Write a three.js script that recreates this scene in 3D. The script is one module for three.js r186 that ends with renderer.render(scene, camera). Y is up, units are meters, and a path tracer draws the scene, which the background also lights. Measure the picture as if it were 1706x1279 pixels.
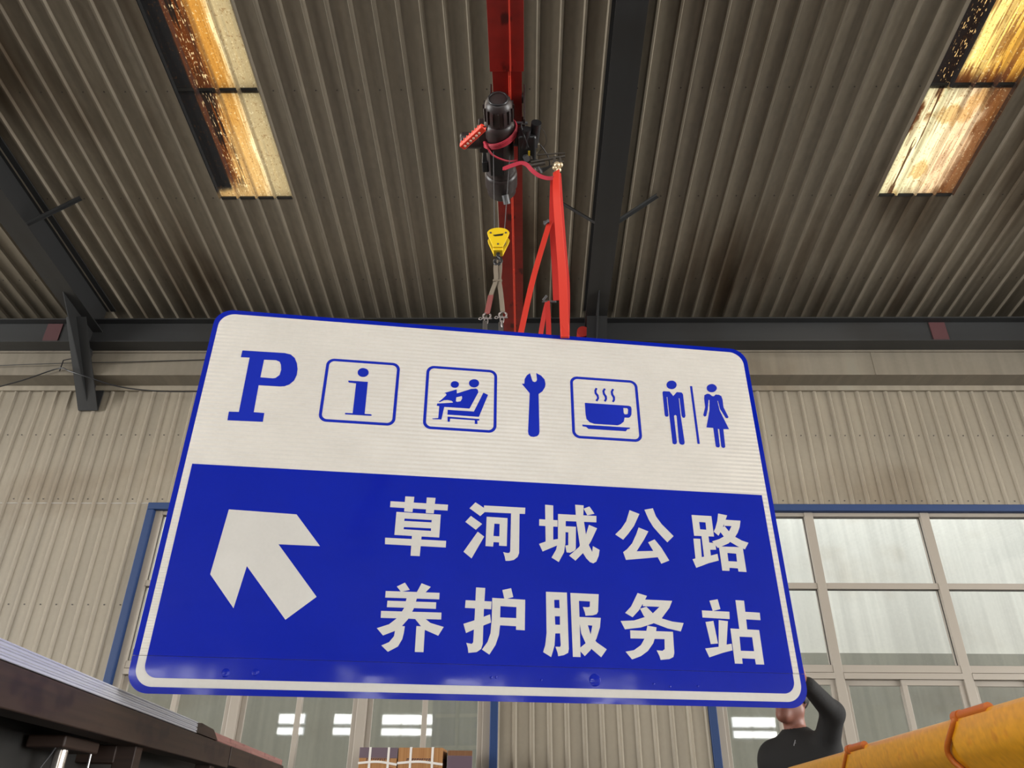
import * as THREE from 'three';
import { mergeGeometries, mergeVertices, toCreasedNormals } from 'three/addons/utils/BufferGeometryUtils.js';
import { RoundedBoxGeometry } from 'three/addons/geometries/RoundedBoxGeometry.js';
import { MarchingCubes } from 'three/addons/objects/MarchingCubes.js';
import { RectAreaLightUniformsLib } from 'three/addons/lights/RectAreaLightUniformsLib.js';

// ---------------------------------------------------------------- camera, sky, large lights, exposure
RectAreaLightUniformsLib.init();
const scene = new THREE.Scene();
const V = (x, y, z) => new THREE.Vector3(x, y, z);
const camera = new THREE.PerspectiveCamera(2 * Math.atan(639.5 / 1281) * 180 / Math.PI, 1706 / 1279, 0.05, 200);
camera.position.set(0, 1.6, 0);
camera.quaternion.setFromRotationMatrix(new THREE.Matrix4().makeBasis(
  V(0.99984, 0.00852, -0.01555), V(0.00032, 0.86809, 0.49640), V(0.01773, -0.49633, 0.86795)));
const renderer = new THREE.WebGLRenderer({ antialias: true });
renderer.toneMapping = THREE.LinearToneMapping;
renderer.toneMappingExposure = 0.85;
renderer.shadowMap.enabled = true;
scene.background = new THREE.Color().setRGB(4.6, 4.9, 5.2);          // flat overcast sky

const WALL_Z = -9.7, REAR_Z = 22, RIDGE_Z = 6, SLOPE = 0.0966, EAVE = 8.192;
const roofY = (z) => EAVE + (z <= RIDGE_Z ? z - WALL_Z : 2 * RIDGE_Z - z - WALL_Z) * SLOPE;
const DAY = new THREE.Color().setRGB(1.0, 0.985, 0.94), WARM = new THREE.Color().setRGB(1.0, 0.92, 0.78);
function areaLight(color, radiance, w, h, at, to) {
  const l = new THREE.RectAreaLight(color, radiance, w, h);
  l.position.copy(at); l.lookAt(to); l.castShadow = true; scene.add(l); return l;
}
const DOORS = [[-12, -4], [1.5, 9.5]];                                // open rolling doors of the wall behind the camera
for (const [a, b] of DOORS) areaLight(DAY, 4.5, b - a, 3.4, V((a + b) / 2, 1.7, REAR_Z - 0.05), V((a + b) / 2, 1.7, 0));
const END_DOOR = [-9, 20, 7.6];                                        // open ends of the hall: z from, z to, height
for (const s of [-1, 1]) areaLight(DAY, 17, END_DOOR[1] - END_DOOR[0], END_DOOR[2], V(s * 29.9, END_DOOR[2] / 2, (END_DOOR[0] + END_DOOR[1]) / 2), V(0, END_DOOR[2] / 2, (END_DOOR[0] + END_DOOR[1]) / 2));
const REAR_WINDOWS = [[-12.4, -11], [-9.6, -8.2], [-7.2, -4.6], [-4.2, -3.3], [1.4, 2.8], [4.6, 6.4], [6.8, 7.5], [10.2, 12.4]];
const REAR_ROWS = [[5.36, 5.64], [5.86, 6.28]];
for (const [a, b] of REAR_WINDOWS) for (const [c, d] of REAR_ROWS) areaLight(DAY, 13, b - a - 0.1, d - c, V((a + b) / 2, (c + d) / 2, REAR_Z - 0.08), V((a + b) / 2, (c + d) / 2, 0));
const SKY_X = [-3.39, 4.835, -11.6, 13.05];                           // strips of translucent roof sheet
const SKY_FROM = -7.2, SKY_TO = 0.3;
for (const x of SKY_X) {
  const z = (SKY_FROM + SKY_TO) / 2, y = roofY(z) - 0.06;
  areaLight(WARM, 7.5, 0.9, SKY_TO - SKY_FROM - 0.1, V(x, y, z), V(x, y - 5, z + 5 * SLOPE));
}

// ---------------------------------------------------------------- helpers
let seed = 7;
const rnd = () => { seed |= 0; seed = seed + 0x6D2B79F5 | 0; let t = Math.imul(seed ^ seed >>> 15, 1 | seed); t = t + Math.imul(t ^ t >>> 7, 61 | t) ^ t; return ((t ^ t >>> 14) >>> 0) / 4294967296; };
const used = {};
function numbered(name) { const n = used[name] = (used[name] ?? -1) + 1; return n ? name + '_' + String(n).padStart(3, '0') : name; }
function part(parent, name, geo, mat, label) {
  const m = new THREE.Mesh(geo, mat); m.name = name; m.castShadow = m.receiveShadow = true; parent.add(m);
  if (label) m.userData.label = label;
  return m;
}
function thing(name, label, category, [x, y, z] = [0, 0, 0], group) {
  const o = new THREE.Group(); o.name = numbered(name); o.position.set(x, y, z); o.userData = { label, category };
  if (group) o.userData.group = group;
  scene.add(o); return o;
}
function structure(name, label, category) {
  const o = new THREE.Group(); o.name = name; o.userData = { kind: 'structure', label, category }; scene.add(o); return o;
}
function box(x0, x1, y0, y1, z0, z1) { const g = new THREE.BoxGeometry(x1 - x0, y1 - y0, z1 - z0); g.translate((x0 + x1) / 2, (y0 + y1) / 2, (z0 + z1) / 2); return metric(g); }
function rbox(x0, x1, y0, y1, z0, z1, r = 0.006, s = 2) { const g = new RoundedBoxGeometry(x1 - x0, y1 - y0, z1 - z0, s, Math.min(r, (x1 - x0) / 2.01, (y1 - y0) / 2.01, (z1 - z0) / 2.01)); g.translate((x0 + x1) / 2, (y0 + y1) / 2, (z0 + z1) / 2); return metric(g); }
function metric(g) {                                                  // uv in metres from the face that each vertex lies on
  const p = g.attributes.position, n = g.attributes.normal, uv = new Float32Array(p.count * 2);
  for (let i = 0; i < p.count; i++) {
    const ax = Math.abs(n.getX(i)), ay = Math.abs(n.getY(i)), az = Math.abs(n.getZ(i));
    const [u, v] = ax > ay && ax > az ? [p.getZ(i), p.getY(i)] : ay > az ? [p.getX(i), p.getZ(i)] : [p.getX(i), p.getY(i)];
    uv[2 * i] = u; uv[2 * i + 1] = v;
  }
  g.setAttribute('uv', new THREE.BufferAttribute(uv, 2)); return g;
}
const join = (list) => mergeGeometries(list.map((g) => { const q = g.index ? g.toNonIndexed() : g; for (const k of Object.keys(q.attributes)) if (!['position', 'normal', 'uv'].includes(k)) q.deleteAttribute(k); return q; }));
function between(a, b, geo) {                                         // places a geometry that runs along +y, length 1 from 0, between two points
  const d = b.clone().sub(a), q = new THREE.Quaternion().setFromUnitVectors(V(0, 1, 0), d.clone().normalize());
  return geo.applyMatrix4(new THREE.Matrix4().compose(a, q, V(1, 1, 1)));
}
function rod(a, b, r, n = 10, r2 = r) { const L = a.distanceTo(b), g = new THREE.CylinderGeometry(r2, r, L, n); g.translate(0, L / 2, 0); return between(a, b, g); }
function tube(pts, r, n = 40, k = 8) { return new THREE.TubeGeometry(new THREE.CatmullRomCurve3(pts), n, r, k); }
function lathe(profile, n = 28) { return new THREE.LatheGeometry(profile.map(([r, y]) => new THREE.Vector2(r, y)), n); }
function poly(flat, k = 0.001) { const s = []; for (let i = 0; i < flat.length; i += 2) s.push(new THREE.Vector2(flat[i] * k, -flat[i + 1] * k)); return s; }
function extrude(shape, depth, bevel = 0) { return new THREE.ExtrudeGeometry(shape, { depth, bevelEnabled: bevel > 0, bevelSize: bevel, bevelThickness: bevel, bevelSegments: 2, curveSegments: 8 }); }
function sideExtrude(zy, x0, x1) { const g = extrude(new THREE.Shape(zy.map(([z, y]) => new THREE.Vector2(z, y))), x1 - x0); g.applyMatrix4(new THREE.Matrix4().makeBasis(V(0, 0, 1), V(0, 1, 0), V(-1, 0, 0))); g.translate(x1, 0, 0); return metric(g); }   // outline in z, y
function ribbon(pts, width, thick, side, n = 40) {                    // a flat webbing strap swept along a curve; side gives the direction of its width
  const c = new THREE.CatmullRomCurve3(pts), P = c.getSpacedPoints(n), pos = [], idx = [];
  const ring = [[-1, -1], [1, -1], [1, 1], [-1, 1]];
  for (let i = 0; i <= n; i++) {
    const t = c.getTangentAt(i / n), w = (typeof side === 'function' ? side(i / n) : side).clone(); w.addScaledVector(t, -w.dot(t)).normalize();
    const m = t.clone().cross(w);
    for (const [a, b] of ring) { const q = P[i].clone().addScaledVector(w, a * width / 2).addScaledVector(m, b * thick / 2); pos.push(q.x, q.y, q.z); }
  }
  for (let i = 0; i < n; i++) for (let k = 0; k < 4; k++) { const a = i * 4 + k, b = i * 4 + (k + 1) % 4; idx.push(a, b, a + 4, b, b + 4, a + 4); }
  idx.push(0, 2, 1, 0, 3, 2); const e = n * 4; idx.push(e, e + 1, e + 2, e, e + 2, e + 3);
  let g = new THREE.BufferGeometry(); g.setAttribute('position', new THREE.Float32BufferAttribute(pos, 3)); g.setIndex(idx);
  g = g.toNonIndexed(); g.computeVertexNormals(); g = toCreasedNormals(g, 0.6);
  g.setAttribute('uv', new THREE.BufferAttribute(new Float32Array(g.attributes.position.count * 2), 2)); return g;
}
// ---- noise and textures
const HASH = new Float32Array(65536); for (let i = 0; i < 65536; i++) HASH[i] = rnd();
function vnoise(x, y, px, py) {                                       // value noise that repeats after px, py cells
  const xi = Math.floor(x), yi = Math.floor(y), fx = x - xi, fy = y - yi, sx = fx * fx * (3 - 2 * fx), sy = fy * fy * (3 - 2 * fy);
  const h = (i, j) => HASH[(((i % px) + px) % px) * 131 + (((j % py) + py) % py) * 517 & 65535];
  return (h(xi, yi) * (1 - sx) + h(xi + 1, yi) * sx) * (1 - sy) + (h(xi, yi + 1) * (1 - sx) + h(xi + 1, yi + 1) * sx) * sy;
}
function fbm(u, v, ax, ay, oct = 4) { let s = 0, a = 0.5, t = 0; for (let o = 0; o < oct; o++) { s += a * vnoise(u * ax + o * 17, v * ay + o * 31, ax, ay); t += a; a *= 0.5; ax *= 2; ay *= 2; } return s / t; }
function texture(w, h, f, srgb = true, repeat) {                      // f(u, v) gives linear-looking sRGB 0..1 values
  const d = new Uint8Array(w * h * 4);
  for (let j = 0; j < h; j++) for (let i = 0; i < w; i++) { const c = f(i / w, j / h), k = (j * w + i) * 4; for (let m = 0; m < 3; m++) d[k + m] = Math.max(0, Math.min(255, 255 * (c.length ? c[m] : c))); d[k + 3] = 255; }
  const t = new THREE.DataTexture(d, w, h); t.wrapS = t.wrapT = THREE.RepeatWrapping; t.magFilter = THREE.LinearFilter; t.minFilter = THREE.LinearMipmapLinearFilter; t.generateMipmaps = true;
  if (srgb) t.colorSpace = THREE.SRGBColorSpace; if (repeat) t.repeat.set(...repeat); t.needsUpdate = true; return t;
}
const mixc = (a, b, t) => a.map((x, i) => x + (b[i] - x) * t), sstep = (a, b, x) => { const t = Math.min(1, Math.max(0, (x - a) / (b - a))); return t * t * (3 - 2 * t); };
const std = (o) => new THREE.MeshStandardMaterial(o), phys = (o) => new THREE.MeshPhysicalMaterial(o);

// ---------------------------------------------------------------- materials of the building
const grime = texture(2048, 2048, (u, v) => {                         // dust and brown damp blotches on painted sheet, streaked along the ribs
  const blot = sstep(0.50, 0.80, 0.75 * fbm(u, v, 9, 5, 5) + 0.25 * fbm(u, v, 120, 8, 3)), streak = fbm(u, v, 220, 4, 3), fine = fbm(u, v, 400, 200, 2);
  const c = mixc([0.94, 0.92, 0.88], [0.52, 0.45, 0.38], 0.95 * blot);
  const k = 0.84 + 0.2 * streak + 0.08 * (fine - 0.5); return c.map((x) => x * k);
}, true, [1 / 14, 1 / 14]);
const dust = texture(1024, 1024, (u, v) => { const k = 0.84 + 0.13 * fbm(u, v, 90, 3, 3) + 0.08 * fbm(u, v, 7, 5) + 0.03 * fbm(u, v, 200, 200, 2); return mixc([1, 0.985, 0.95], [0.90, 0.86, 0.80], sstep(0.5, 0.8, fbm(u + 0.3, v, 5, 6, 5))).map((x) => x * k); }, true, [1 / 7, 1 / 7]);
const M = {
  roof: std({ color: new THREE.Color().setRGB(0.30, 0.27, 0.228), map: grime, roughness: 0.34, metalness: 0.1 }),
  wall: std({ color: new THREE.Color().setRGB(0.28, 0.248, 0.203), map: dust, roughness: 0.5 }),
  core: std({ color: new THREE.Color().setRGB(0.35, 0.33, 0.3), roughness: 0.8 }),
  fascia: std({ color: new THREE.Color().setRGB(0.20, 0.178, 0.148), map: dust, roughness: 0.45, metalness: 0.1 }),
  steel: std({ color: new THREE.Color().setRGB(0.026, 0.027, 0.030), map: dust, roughness: 0.45 }),
  screw: std({ color: new THREE.Color().setRGB(0.06, 0.05, 0.045), roughness: 0.5 }),
  blueTrim: std({ color: new THREE.Color().setRGB(0.003, 0.026, 0.105), roughness: 0.6 }),
  alu: std({ color: new THREE.Color().setRGB(0.31, 0.27, 0.225), roughness: 0.42, metalness: 0.1 }),
  gasket: std({ color: new THREE.Color().setRGB(0.05, 0.045, 0.04), roughness: 0.7 }),
  glass: phys({ color: 0xffffff, transmission: 1, thickness: 0, roughness: 0.02, ior: 1.5 }),
  rearWall: std({ color: new THREE.Color().setRGB(0.42, 0.41, 0.38), map: dust, roughness: 0.6 }),
  floor: std({ color: new THREE.Color().setRGB(0.11, 0.106, 0.10), map: dust, roughness: 0.55 }),
  paleWall: std({ color: new THREE.Color().setRGB(0.62, 0.62, 0.58), map: dust, roughness: 0.9 }),
  greenBase: std({ color: new THREE.Color().setRGB(0.24, 0.24, 0.20), map: dust, roughness: 0.9 }),
  ground: std({ color: new THREE.Color().setRGB(0.22, 0.21, 0.19), roughness: 0.95 }),
};

// ---------------------------------------------------------------- profiled sheet
function ribs(x0, x1, pitch, phase, h, top, base) {                   // section [x, relief] from x0 to x1
  const at = (x) => { const d = Math.abs(x - phase - Math.round((x - phase) / pitch) * pitch); return d <= top / 2 ? h : d >= base / 2 ? 0 : h * (base / 2 - d) / (base / 2 - top / 2); };
  const pts = [[x0, at(x0)]];
  for (let k = Math.ceil((x0 - phase) / pitch - 0.5); ; k++) {
    const c = phase + k * pitch; if (c - base / 2 > x1) break;
    for (const [dx, y] of [[-base / 2, 0], [-top / 2, h], [top / 2, h], [base / 2, 0]]) if (c + dx > x0 && c + dx < x1) pts.push([c + dx, y]);
  }
  pts.push([x1, at(x1)]); return pts;
}
function sheet(section, place) {                                      // place(x, t, relief) gives the point at the start (t = 0) and end (t = 1)
  const pos = [], uv = [];
  for (let i = 0; i + 1 < section.length; i++) {
    const [xa, ha] = section[i], [xb, hb] = section[i + 1];
    const q = [place(xa, 0, ha), place(xb, 0, hb), place(xb, 1, hb), place(xa, 1, ha)];
    for (const k of [0, 1, 2, 0, 2, 3]) { pos.push(q[k].x, q[k].y, q[k].z); uv.push(k === 1 || k === 2 ? xb : xa, q[k].y * 1.0 - q[k].z); }
  }
  const g = new THREE.BufferGeometry(); g.setAttribute('position', new THREE.Float32BufferAttribute(pos, 3)); g.setAttribute('uv', new THREE.Float32BufferAttribute(uv, 2)); g.computeVertexNormals(); return g;
}

// ---------------------------------------------------------------- roof
const RP = 0.235, R0 = -3.86, roofN = V(0, -1, SLOPE).normalize();
const roof = structure('ceiling', 'ribbed grey sheet steel roof lining with dusty brown stains', 'roof');
function roofStrip(x0, x1, za, zb) { return sheet(ribs(x0, x1, RP, R0, 0.034, 0.022, 0.05), (x, t, h) => V(x, roofY(za + t * (zb - za)), za + t * (zb - za)).addScaledVector(roofN, h)); }
const columns = [];
for (let k = -12; k < 0; k++) columns.push([R0 + k * 4 * RP, 4]);
columns.push([R0, 4, 1]);
for (let k = 1; k < 8; k++) columns.push([R0 + k * 4 * RP, 4]);
columns.push([R0 + 32 * RP, 3], [R0 + 35 * RP, 4, 1]);
for (let k = 0; k < 11; k++) columns.push([R0 + (39 + 4 * k) * RP, 4]);
for (const [x, n, sky] of columns) {
  const x1 = x + n * RP;
  if (sky) { part(roof, 'roof_sheet', roofStrip(x, x1, WALL_Z, SKY_FROM), M.roof); part(roof, 'roof_sheet', roofStrip(x, x1, SKY_TO, RIDGE_Z), M.roof); } else part(roof, 'roof_sheet', roofStrip(x, x1, WALL_Z, RIDGE_Z), M.roof);
}
function slab(x0, x1, za, zb) {                                       // insulated deck above the lining
  return sideExtrude([[za, roofY(za) + 0.012], [zb, roofY(zb) + 0.012], [zb, roofY(zb) + 0.13], [za, roofY(za) + 0.13]], x0, x1);
}
const XL = -30, XR = 30, CL = 15.2, slabs = [];
{
  const cut = [[R0, R0 + 4 * RP], [R0 + 35 * RP, R0 + 39 * RP]]; let x = XL;
  for (const [a, b] of cut) { slabs.push(slab(x, a, WALL_Z - 0.3, RIDGE_Z), slab(a, b, WALL_Z - 0.3, SKY_FROM), slab(a, b, SKY_TO, RIDGE_Z)); x = b; }
  slabs.push(slab(x, XR, WALL_Z - 0.3, RIDGE_Z), slab(XL, XR, RIDGE_Z, REAR_Z + 0.3));
}
part(roof, 'roof_deck', join(slabs), M.core);
{ // self-drilling screws along the purlin lines of the lining
  const list = []; const head = new THREE.CylinderGeometry(0.008, 0.008, 0.006, 6);
  for (const z of [-8.7, -7.21, -5.7, -4.2]) for (let x = R0 - 20 * RP + RP * 0.62; x < 9; x += RP) { if ((x > R0 && x < R0 + 4 * RP || x > R0 + 35 * RP && x < R0 + 39 * RP) && z > -7.2) continue; const g = head.clone(); g.translate(x, roofY(z) - 0.004, z); list.push(g); }
  part(roof, 'screw_heads', join(list), M.screw).userData.kind = 'stuff';
}
// translucent roof sheets, stained brown
function stain(kind) {
  return texture(512, 1024, (u, v) => {                                // u across the strip from its left edge, v from the ridge end to the eave end
    const grain = fbm(u, v, 90, 4, 2), spot = fbm(u, v, 60, 90, 3), blob = fbm(u, v, 5, 4, 4), run = fbm(u, v, 30, 3, 3);
    const cream = [0.96, 0.86, 0.66], amber = [0.74, 0.50, 0.20], brown = [0.36, 0.17, 0.05], black = [0.10, 0.075, 0.06];
    let c;
    if (kind === 0 || kind === 1) {
      c = mixc(cream, [0.68, 0.58, 0.40], sstep(0.70, 0.76, u) * (0.65 + 0.35 * grain));
      c = mixc(c, amber, (1 - sstep(0.62, 0.76, u + 0.1 * (grain - 0.5))) * (kind ? 0.55 + 0.6 * blob * (1 - v) : 1.0));
      const e = 0.46 + 0.16 * (run - 0.5) + (kind ? -0.10 * v : 0.02);
      c = mixc(c, brown, (1 - sstep(e - 0.07, e + 0.04, u)) * (kind ? sstep(0.95, 0.7, v + 0.2 * (run - 0.5)) : 1));
      c = mixc(c, black, sstep(0.45, 0.6, run) * (1 - sstep(0.36, 0.5, u)) * sstep(1.0, 0.7, v) * 0.9);
      c = mixc(c, [0.055, 0.05, 0.05], (1 - sstep(0.20, 0.235, u)) * (kind ? sstep(0.94, 0.86, v + 0.06 * (blob - 0.5)) : 1));
      if (u > 0.27 && u < 0.48) c = mixc(c, [1, 0.86, 0.62], 0.85 * sstep(0.70, 0.76, fbm(u, v, 110, 30, 3) + 0.12 * (fbm(u, v, 14, 6, 2) - 0.4)));
    } else if (kind === 2) {
      c = mixc([1, 0.92, 0.70], [0.97, 0.80, 0.60], sstep(0.35, 0.6, u));
      c = mixc(c, amber, sstep(0.52, 0.66, blob) * 0.5);
      c = mixc(c, brown, sstep(0.70, 0.85, u + 0.25 * (blob - 0.5) + 0.1 * (grain - 0.5)) * 0.75);
      c = mixc(c, brown, (1 - sstep(0.12, 0.24, u)) * sstep(0.48, 0.62, blob + 0.25 * (0.5 - Math.abs(v - 0.55))) * 0.95);
      c = mixc(c, [0.25, 0.12, 0.05], sstep(0.56, 0.66, run) * (u > 0.14 && u < 0.26 ? 0.8 : 0.25));
    } else {
      c = mixc([1, 0.84, 0.48], [0.84, 0.60, 0.22], sstep(0.40, 0.75, u + 0.3 * (blob - 0.5)));
      c = mixc(c, brown, sstep(0.8, 1.0, v + 0.25 * (run - 0.5)) * 0.9);
      c = mixc(c, brown, sstep(0.52, 0.64, run) * 0.55);
      c = mixc(c, [0.09, 0.05, 0.035], (1 - sstep(0.25, 0.31, u + 0.05 * (run - 0.5))));
      if (u > 0.05 && u < 0.24) c = mixc(c, [1, 0.8, 0.5], 0.85 * sstep(0.70, 0.76, fbm(u, v, 100, 34, 3) + 0.1 * (fbm(u, v, 12, 8, 2) - 0.4)));
    }
    c = mixc(c, [1, 0.93, 0.75], 0.5 * sstep(0.72, 0.78, spot) * sstep(0.08, 0.2, c[1])); c = mixc(c, [0.4, 0.22, 0.08], 0.4 * sstep(0.30, 0.24, spot));
    const k = 0.84 + 0.26 * grain; return c.map((x) => x * k);
  });
}
const stains = [stain(0), stain(1), stain(3), stain(2)];
const skyMat = stains.map((t) => phys({ color: new THREE.Color().setRGB(0.46, 0.46, 0.46), map: t, transmission: 0.9, thickness: 0, roughness: 1, ior: 1.35 }));
const skylights = [[R0, 0, 'left'], [R0 + 35 * RP, 2, 'right']].map(([x0, m, side]) => {
  const g = structure(side === 'left' ? 'window_3' : 'window_4', side === 'left' ? 'brown-stained translucent roof light strip over the left of the hall' : 'amber-stained translucent roof light strip over the right of the hall', 'skylight');
  for (let k = 0; k < 5; k++) {
    const zb = SKY_FROM + 1.5 * (k + 1), za = SKY_FROM + 1.5 * k, w = 4 * RP;
    const geo = sheet(ribs(x0, x0 + w, RP, R0, 0.034, 0.022, 0.05), (x, t, h) => V(x, roofY(za + t * 1.5), za + t * 1.5).addScaledVector(roofN, h - 0.004));
    const p = geo.attributes.position, uv = geo.attributes.uv;
    for (let i = 0; i < p.count; i++) uv.setXY(i, (p.getX(i) - x0) / w * 0.98 + 0.01, 0.01 + 0.98 * (zb - p.getZ(i)) / 1.5);
    part(g, 'roof_light_sheet', geo, skyMat[k === 0 ? m + 1 : m]);
    const bar = box(x0 + 0.005, x0 + w - 0.005, roofY(zb) + 0.004, roofY(zb) + 0.10, zb - 0.035, zb + 0.035);
    if (k < 4) part(g, 'purlin', bar, M.steel);
  }
  part(g, 'edge_flashing', box(x0, x0 + 4 * RP, roofY(SKY_FROM) - 0.012, roofY(SKY_FROM) + 0.02, SKY_FROM - 0.03, SKY_FROM + 0.012), M.steel);
  return g;
});

// ---------------------------------------------------------------- wall at the far side with two windows
const wall = structure('wall_back', 'ribbed beige sheet steel wall behind the hanging sign', 'wall');
const WP = 0.203, LIP = 7.02, W1 = [-5.04, -0.33], W2 = [2.13, 6.84], WT = 5.285, WB = 1.0;
const wallSheet = (x0, x1, y0, y1, z = WALL_Z) => sheet(ribs(x0, x1, WP, -0.13, 0.026, 0.022, 0.06), (x, t, h) => V(x, y0 + t * (y1 - y0), z + h));
function clad(x0, x1, y0, y1) {
  for (let x = x0; x < x1 - 1e-4;) {
    let xe = Math.min(x1, -0.13 + WP * 0.5 + Math.ceil((x - (-0.13 + WP * 0.5)) / (4 * WP) + 1e-3) * 4 * WP); if (x1 - xe < 0.1) xe = x1;
    part(wall, 'wall_sheet', wallSheet(x, xe, y0, y1), M.wall); x = xe;
  }
}
const LAP = 5.30;
clad(-CL, W1[0], 0.02, LAP); clad(-CL, CL, LAP, 8.1); clad(W1[1], W2[0], 0.02, LAP); clad(W2[1], CL, 0.02, LAP); clad(W1[0], W1[1], 0.02, WB); clad(W2[0], W2[1], 0.02, WB);
{
  const c = [], z0 = WALL_Z - 0.22, z1 = WALL_Z - 0.004;
  c.push(box(XL, W1[0], 0, WT, z0, z1), box(W1[1], W2[0], 0, WT, z0, z1), box(W2[1], XR, 0, WT, z0, z1), box(W1[0], W1[1], 0, WB, z0, z1), box(W2[0], W2[1], 0, WB, z0, z1), box(XL, XR, WT, 8.16, z0, z1));
  part(wall, 'wall_core', join(c), M.core);
  const head = new THREE.CylinderGeometry(0.009, 0.009, 0.007, 6); head.rotateX(Math.PI / 2); const list = [];
  for (const [y, x0, x1] of [[6.32, XL, XR], [5.36, XL, XR], [3.95, XL, W1[0]], [2.45, XL, W1[0]]]) for (let x = -0.13 + WP * 0.5 - 50 * WP; x < Math.min(x1, 8); x += WP) { if (x < x0) continue; const g = head.clone(); g.translate(x, y, WALL_Z + 0.003); list.push(g); }
  part(wall, 'screw_heads', join(list), M.screw).userData.kind = 'stuff';
  part(wall, 'lap_edge', box(XL, W1[0] - 0.01, LAP - 0.006, LAP + 0.006, WALL_Z + 0.001, WALL_Z + 0.004), M.core);
}
const fascia = structure('trim_1', 'long grey boxed eaves casing running above the ribbed wall', 'eaves casing');
part(fascia, 'casing_face', box(XL, XR, 7.094, 8.0, -9.40, -9.35), M.fascia);
part(fascia, 'casing_underside', box(XL, XR, 7.094, 7.11, WALL_Z + 0.03, -9.40), M.fascia);
part(fascia, 'casing_ledge', box(XL, XR, 7.46, 7.50, -9.35, -9.325), M.fascia);
part(fascia, 'wall_flashing', rbox(XL, XR, LIP - 0.005, 7.094, WALL_Z + 0.002, WALL_Z + 0.05, 0.004), M.wall);
for (const x of [-11.2, -2.6, 4.9]) part(fascia, 'casing_seam', box(x, x + 0.06, 7.09, 7.47, -9.352, -9.343), M.fascia);

function iBeam(w, h, tf, tw, len) {                                   // section in x, y; runs along z from 0 to -len
  const s = new THREE.Shape([[-w / 2, 0], [w / 2, 0], [w / 2, tf], [tw / 2, tf], [tw / 2, h - tf], [w / 2, h - tf], [w / 2, h], [-w / 2, h], [-w / 2, h - tf], [-tw / 2, h - tf], [-tw / 2, tf], [-w / 2, tf]].map((p) => new THREE.Vector2(...p)));
  const g = extrude(s, len); g.translate(0, 0, -len); return g;
}
{ // eaves beam in front of the casing
  const g = iBeam(0.24, 0.40, 0.018, 0.012, XR - XL); g.rotateY(Math.PI / 2); g.translate(XR, 7.487, -9.2);
  const b = structure('trim_2', 'dark steel I-beam running along the eaves below the roof', 'beam'); part(b, 'beam_body', g, M.steel);
  const red = std({ color: new THREE.Color().setRGB(0.07, 0.02, 0.022), roughness: 0.6 });
  for (const x of [-6.95, 5.75]) part(b, 'splice_plate', box(x, x + 0.22, 7.51, 7.86, -9.20, -9.178), red);
  part(b, 'red_buffer', rod(V(0.81, 7.63, -9.19), V(0.81, 7.63, -9.05), 0.085, 20), std({ color: new THREE.Color().setRGB(0.34, 0.02, 0.012), roughness: 0.5 }));
  for (const x of [-6.3, 0.98, 8.3]) part(b, 'stiffener', box(x - 0.01, x + 0.01, 7.505, 7.87, -9.31, -9.09), M.steel);
}
// roof frames: rafter, haunch at the wall, fly braces up to the purlins
const angleBar = (a, b, s = 0.045) => { const L = a.distanceTo(b); const g = join([box(-s / 2, s / 2, 0, L, -s / 2, -s / 2 + 0.006), box(-s / 2, -s / 2 + 0.006, 0, L, -s / 2, s / 2)]); return between(a, b, g); };
[[-6.27, 'over the left corner of the hall'], [0.985, 'beside the red hoist beam'], [8.25, 'beyond the right roof light'], [-13.5, 'far to the left'], [15.5, 'far to the right']].forEach(([x, where], i) => {
  const r = structure(i ? 'rafter_00' + i : 'rafter', 'dark grey steel roof rafter ' + where, 'rafter');
  const bot = (z) => roofY(z) - 0.52, len = Math.hypot(1, SLOPE) * (RIDGE_Z - (-9.3));
  const g = iBeam(0.30, 0.50, 0.016, 0.012, len); g.rotateX(-Math.atan(SLOPE)); g.translate(x, bot(RIDGE_Z), RIDGE_Z);
  part(r, 'rafter_beam', g, M.steel);
  part(r, 'haunch_web', sideExtrude([[-9.66, 6.70], [-9.66, 7.9], [-8.3, roofY(-8.3) - 0.50]].reverse(), x - 0.007, x + 0.007), M.steel);
  const a = V(x, roofY(-8.75) - 0.6, -8.75), b = V(x, 6.69, -9.655), L = a.distanceTo(b), fl = box(-0.14, 0.14, 0, L, -0.008, 0.008);
  part(r, 'haunch_flange', between(a, b, fl), M.steel); part(r, 'end_plate', box(x - 0.14, x + 0.14, 6.69, 7.09, WALL_Z + 0.03, WALL_Z + 0.045), M.steel);
  for (const z of [-7.15, -4.1, -1.1]) for (const s2 of [-1, 1]) part(r, 'fly_brace', angleBar(V(x + s2 * 0.12, bot(z) + 0.03, z), V(x + s2 * 0.66, roofY(z) - 0.035, z - 0.02)), M.steel);
});

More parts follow.
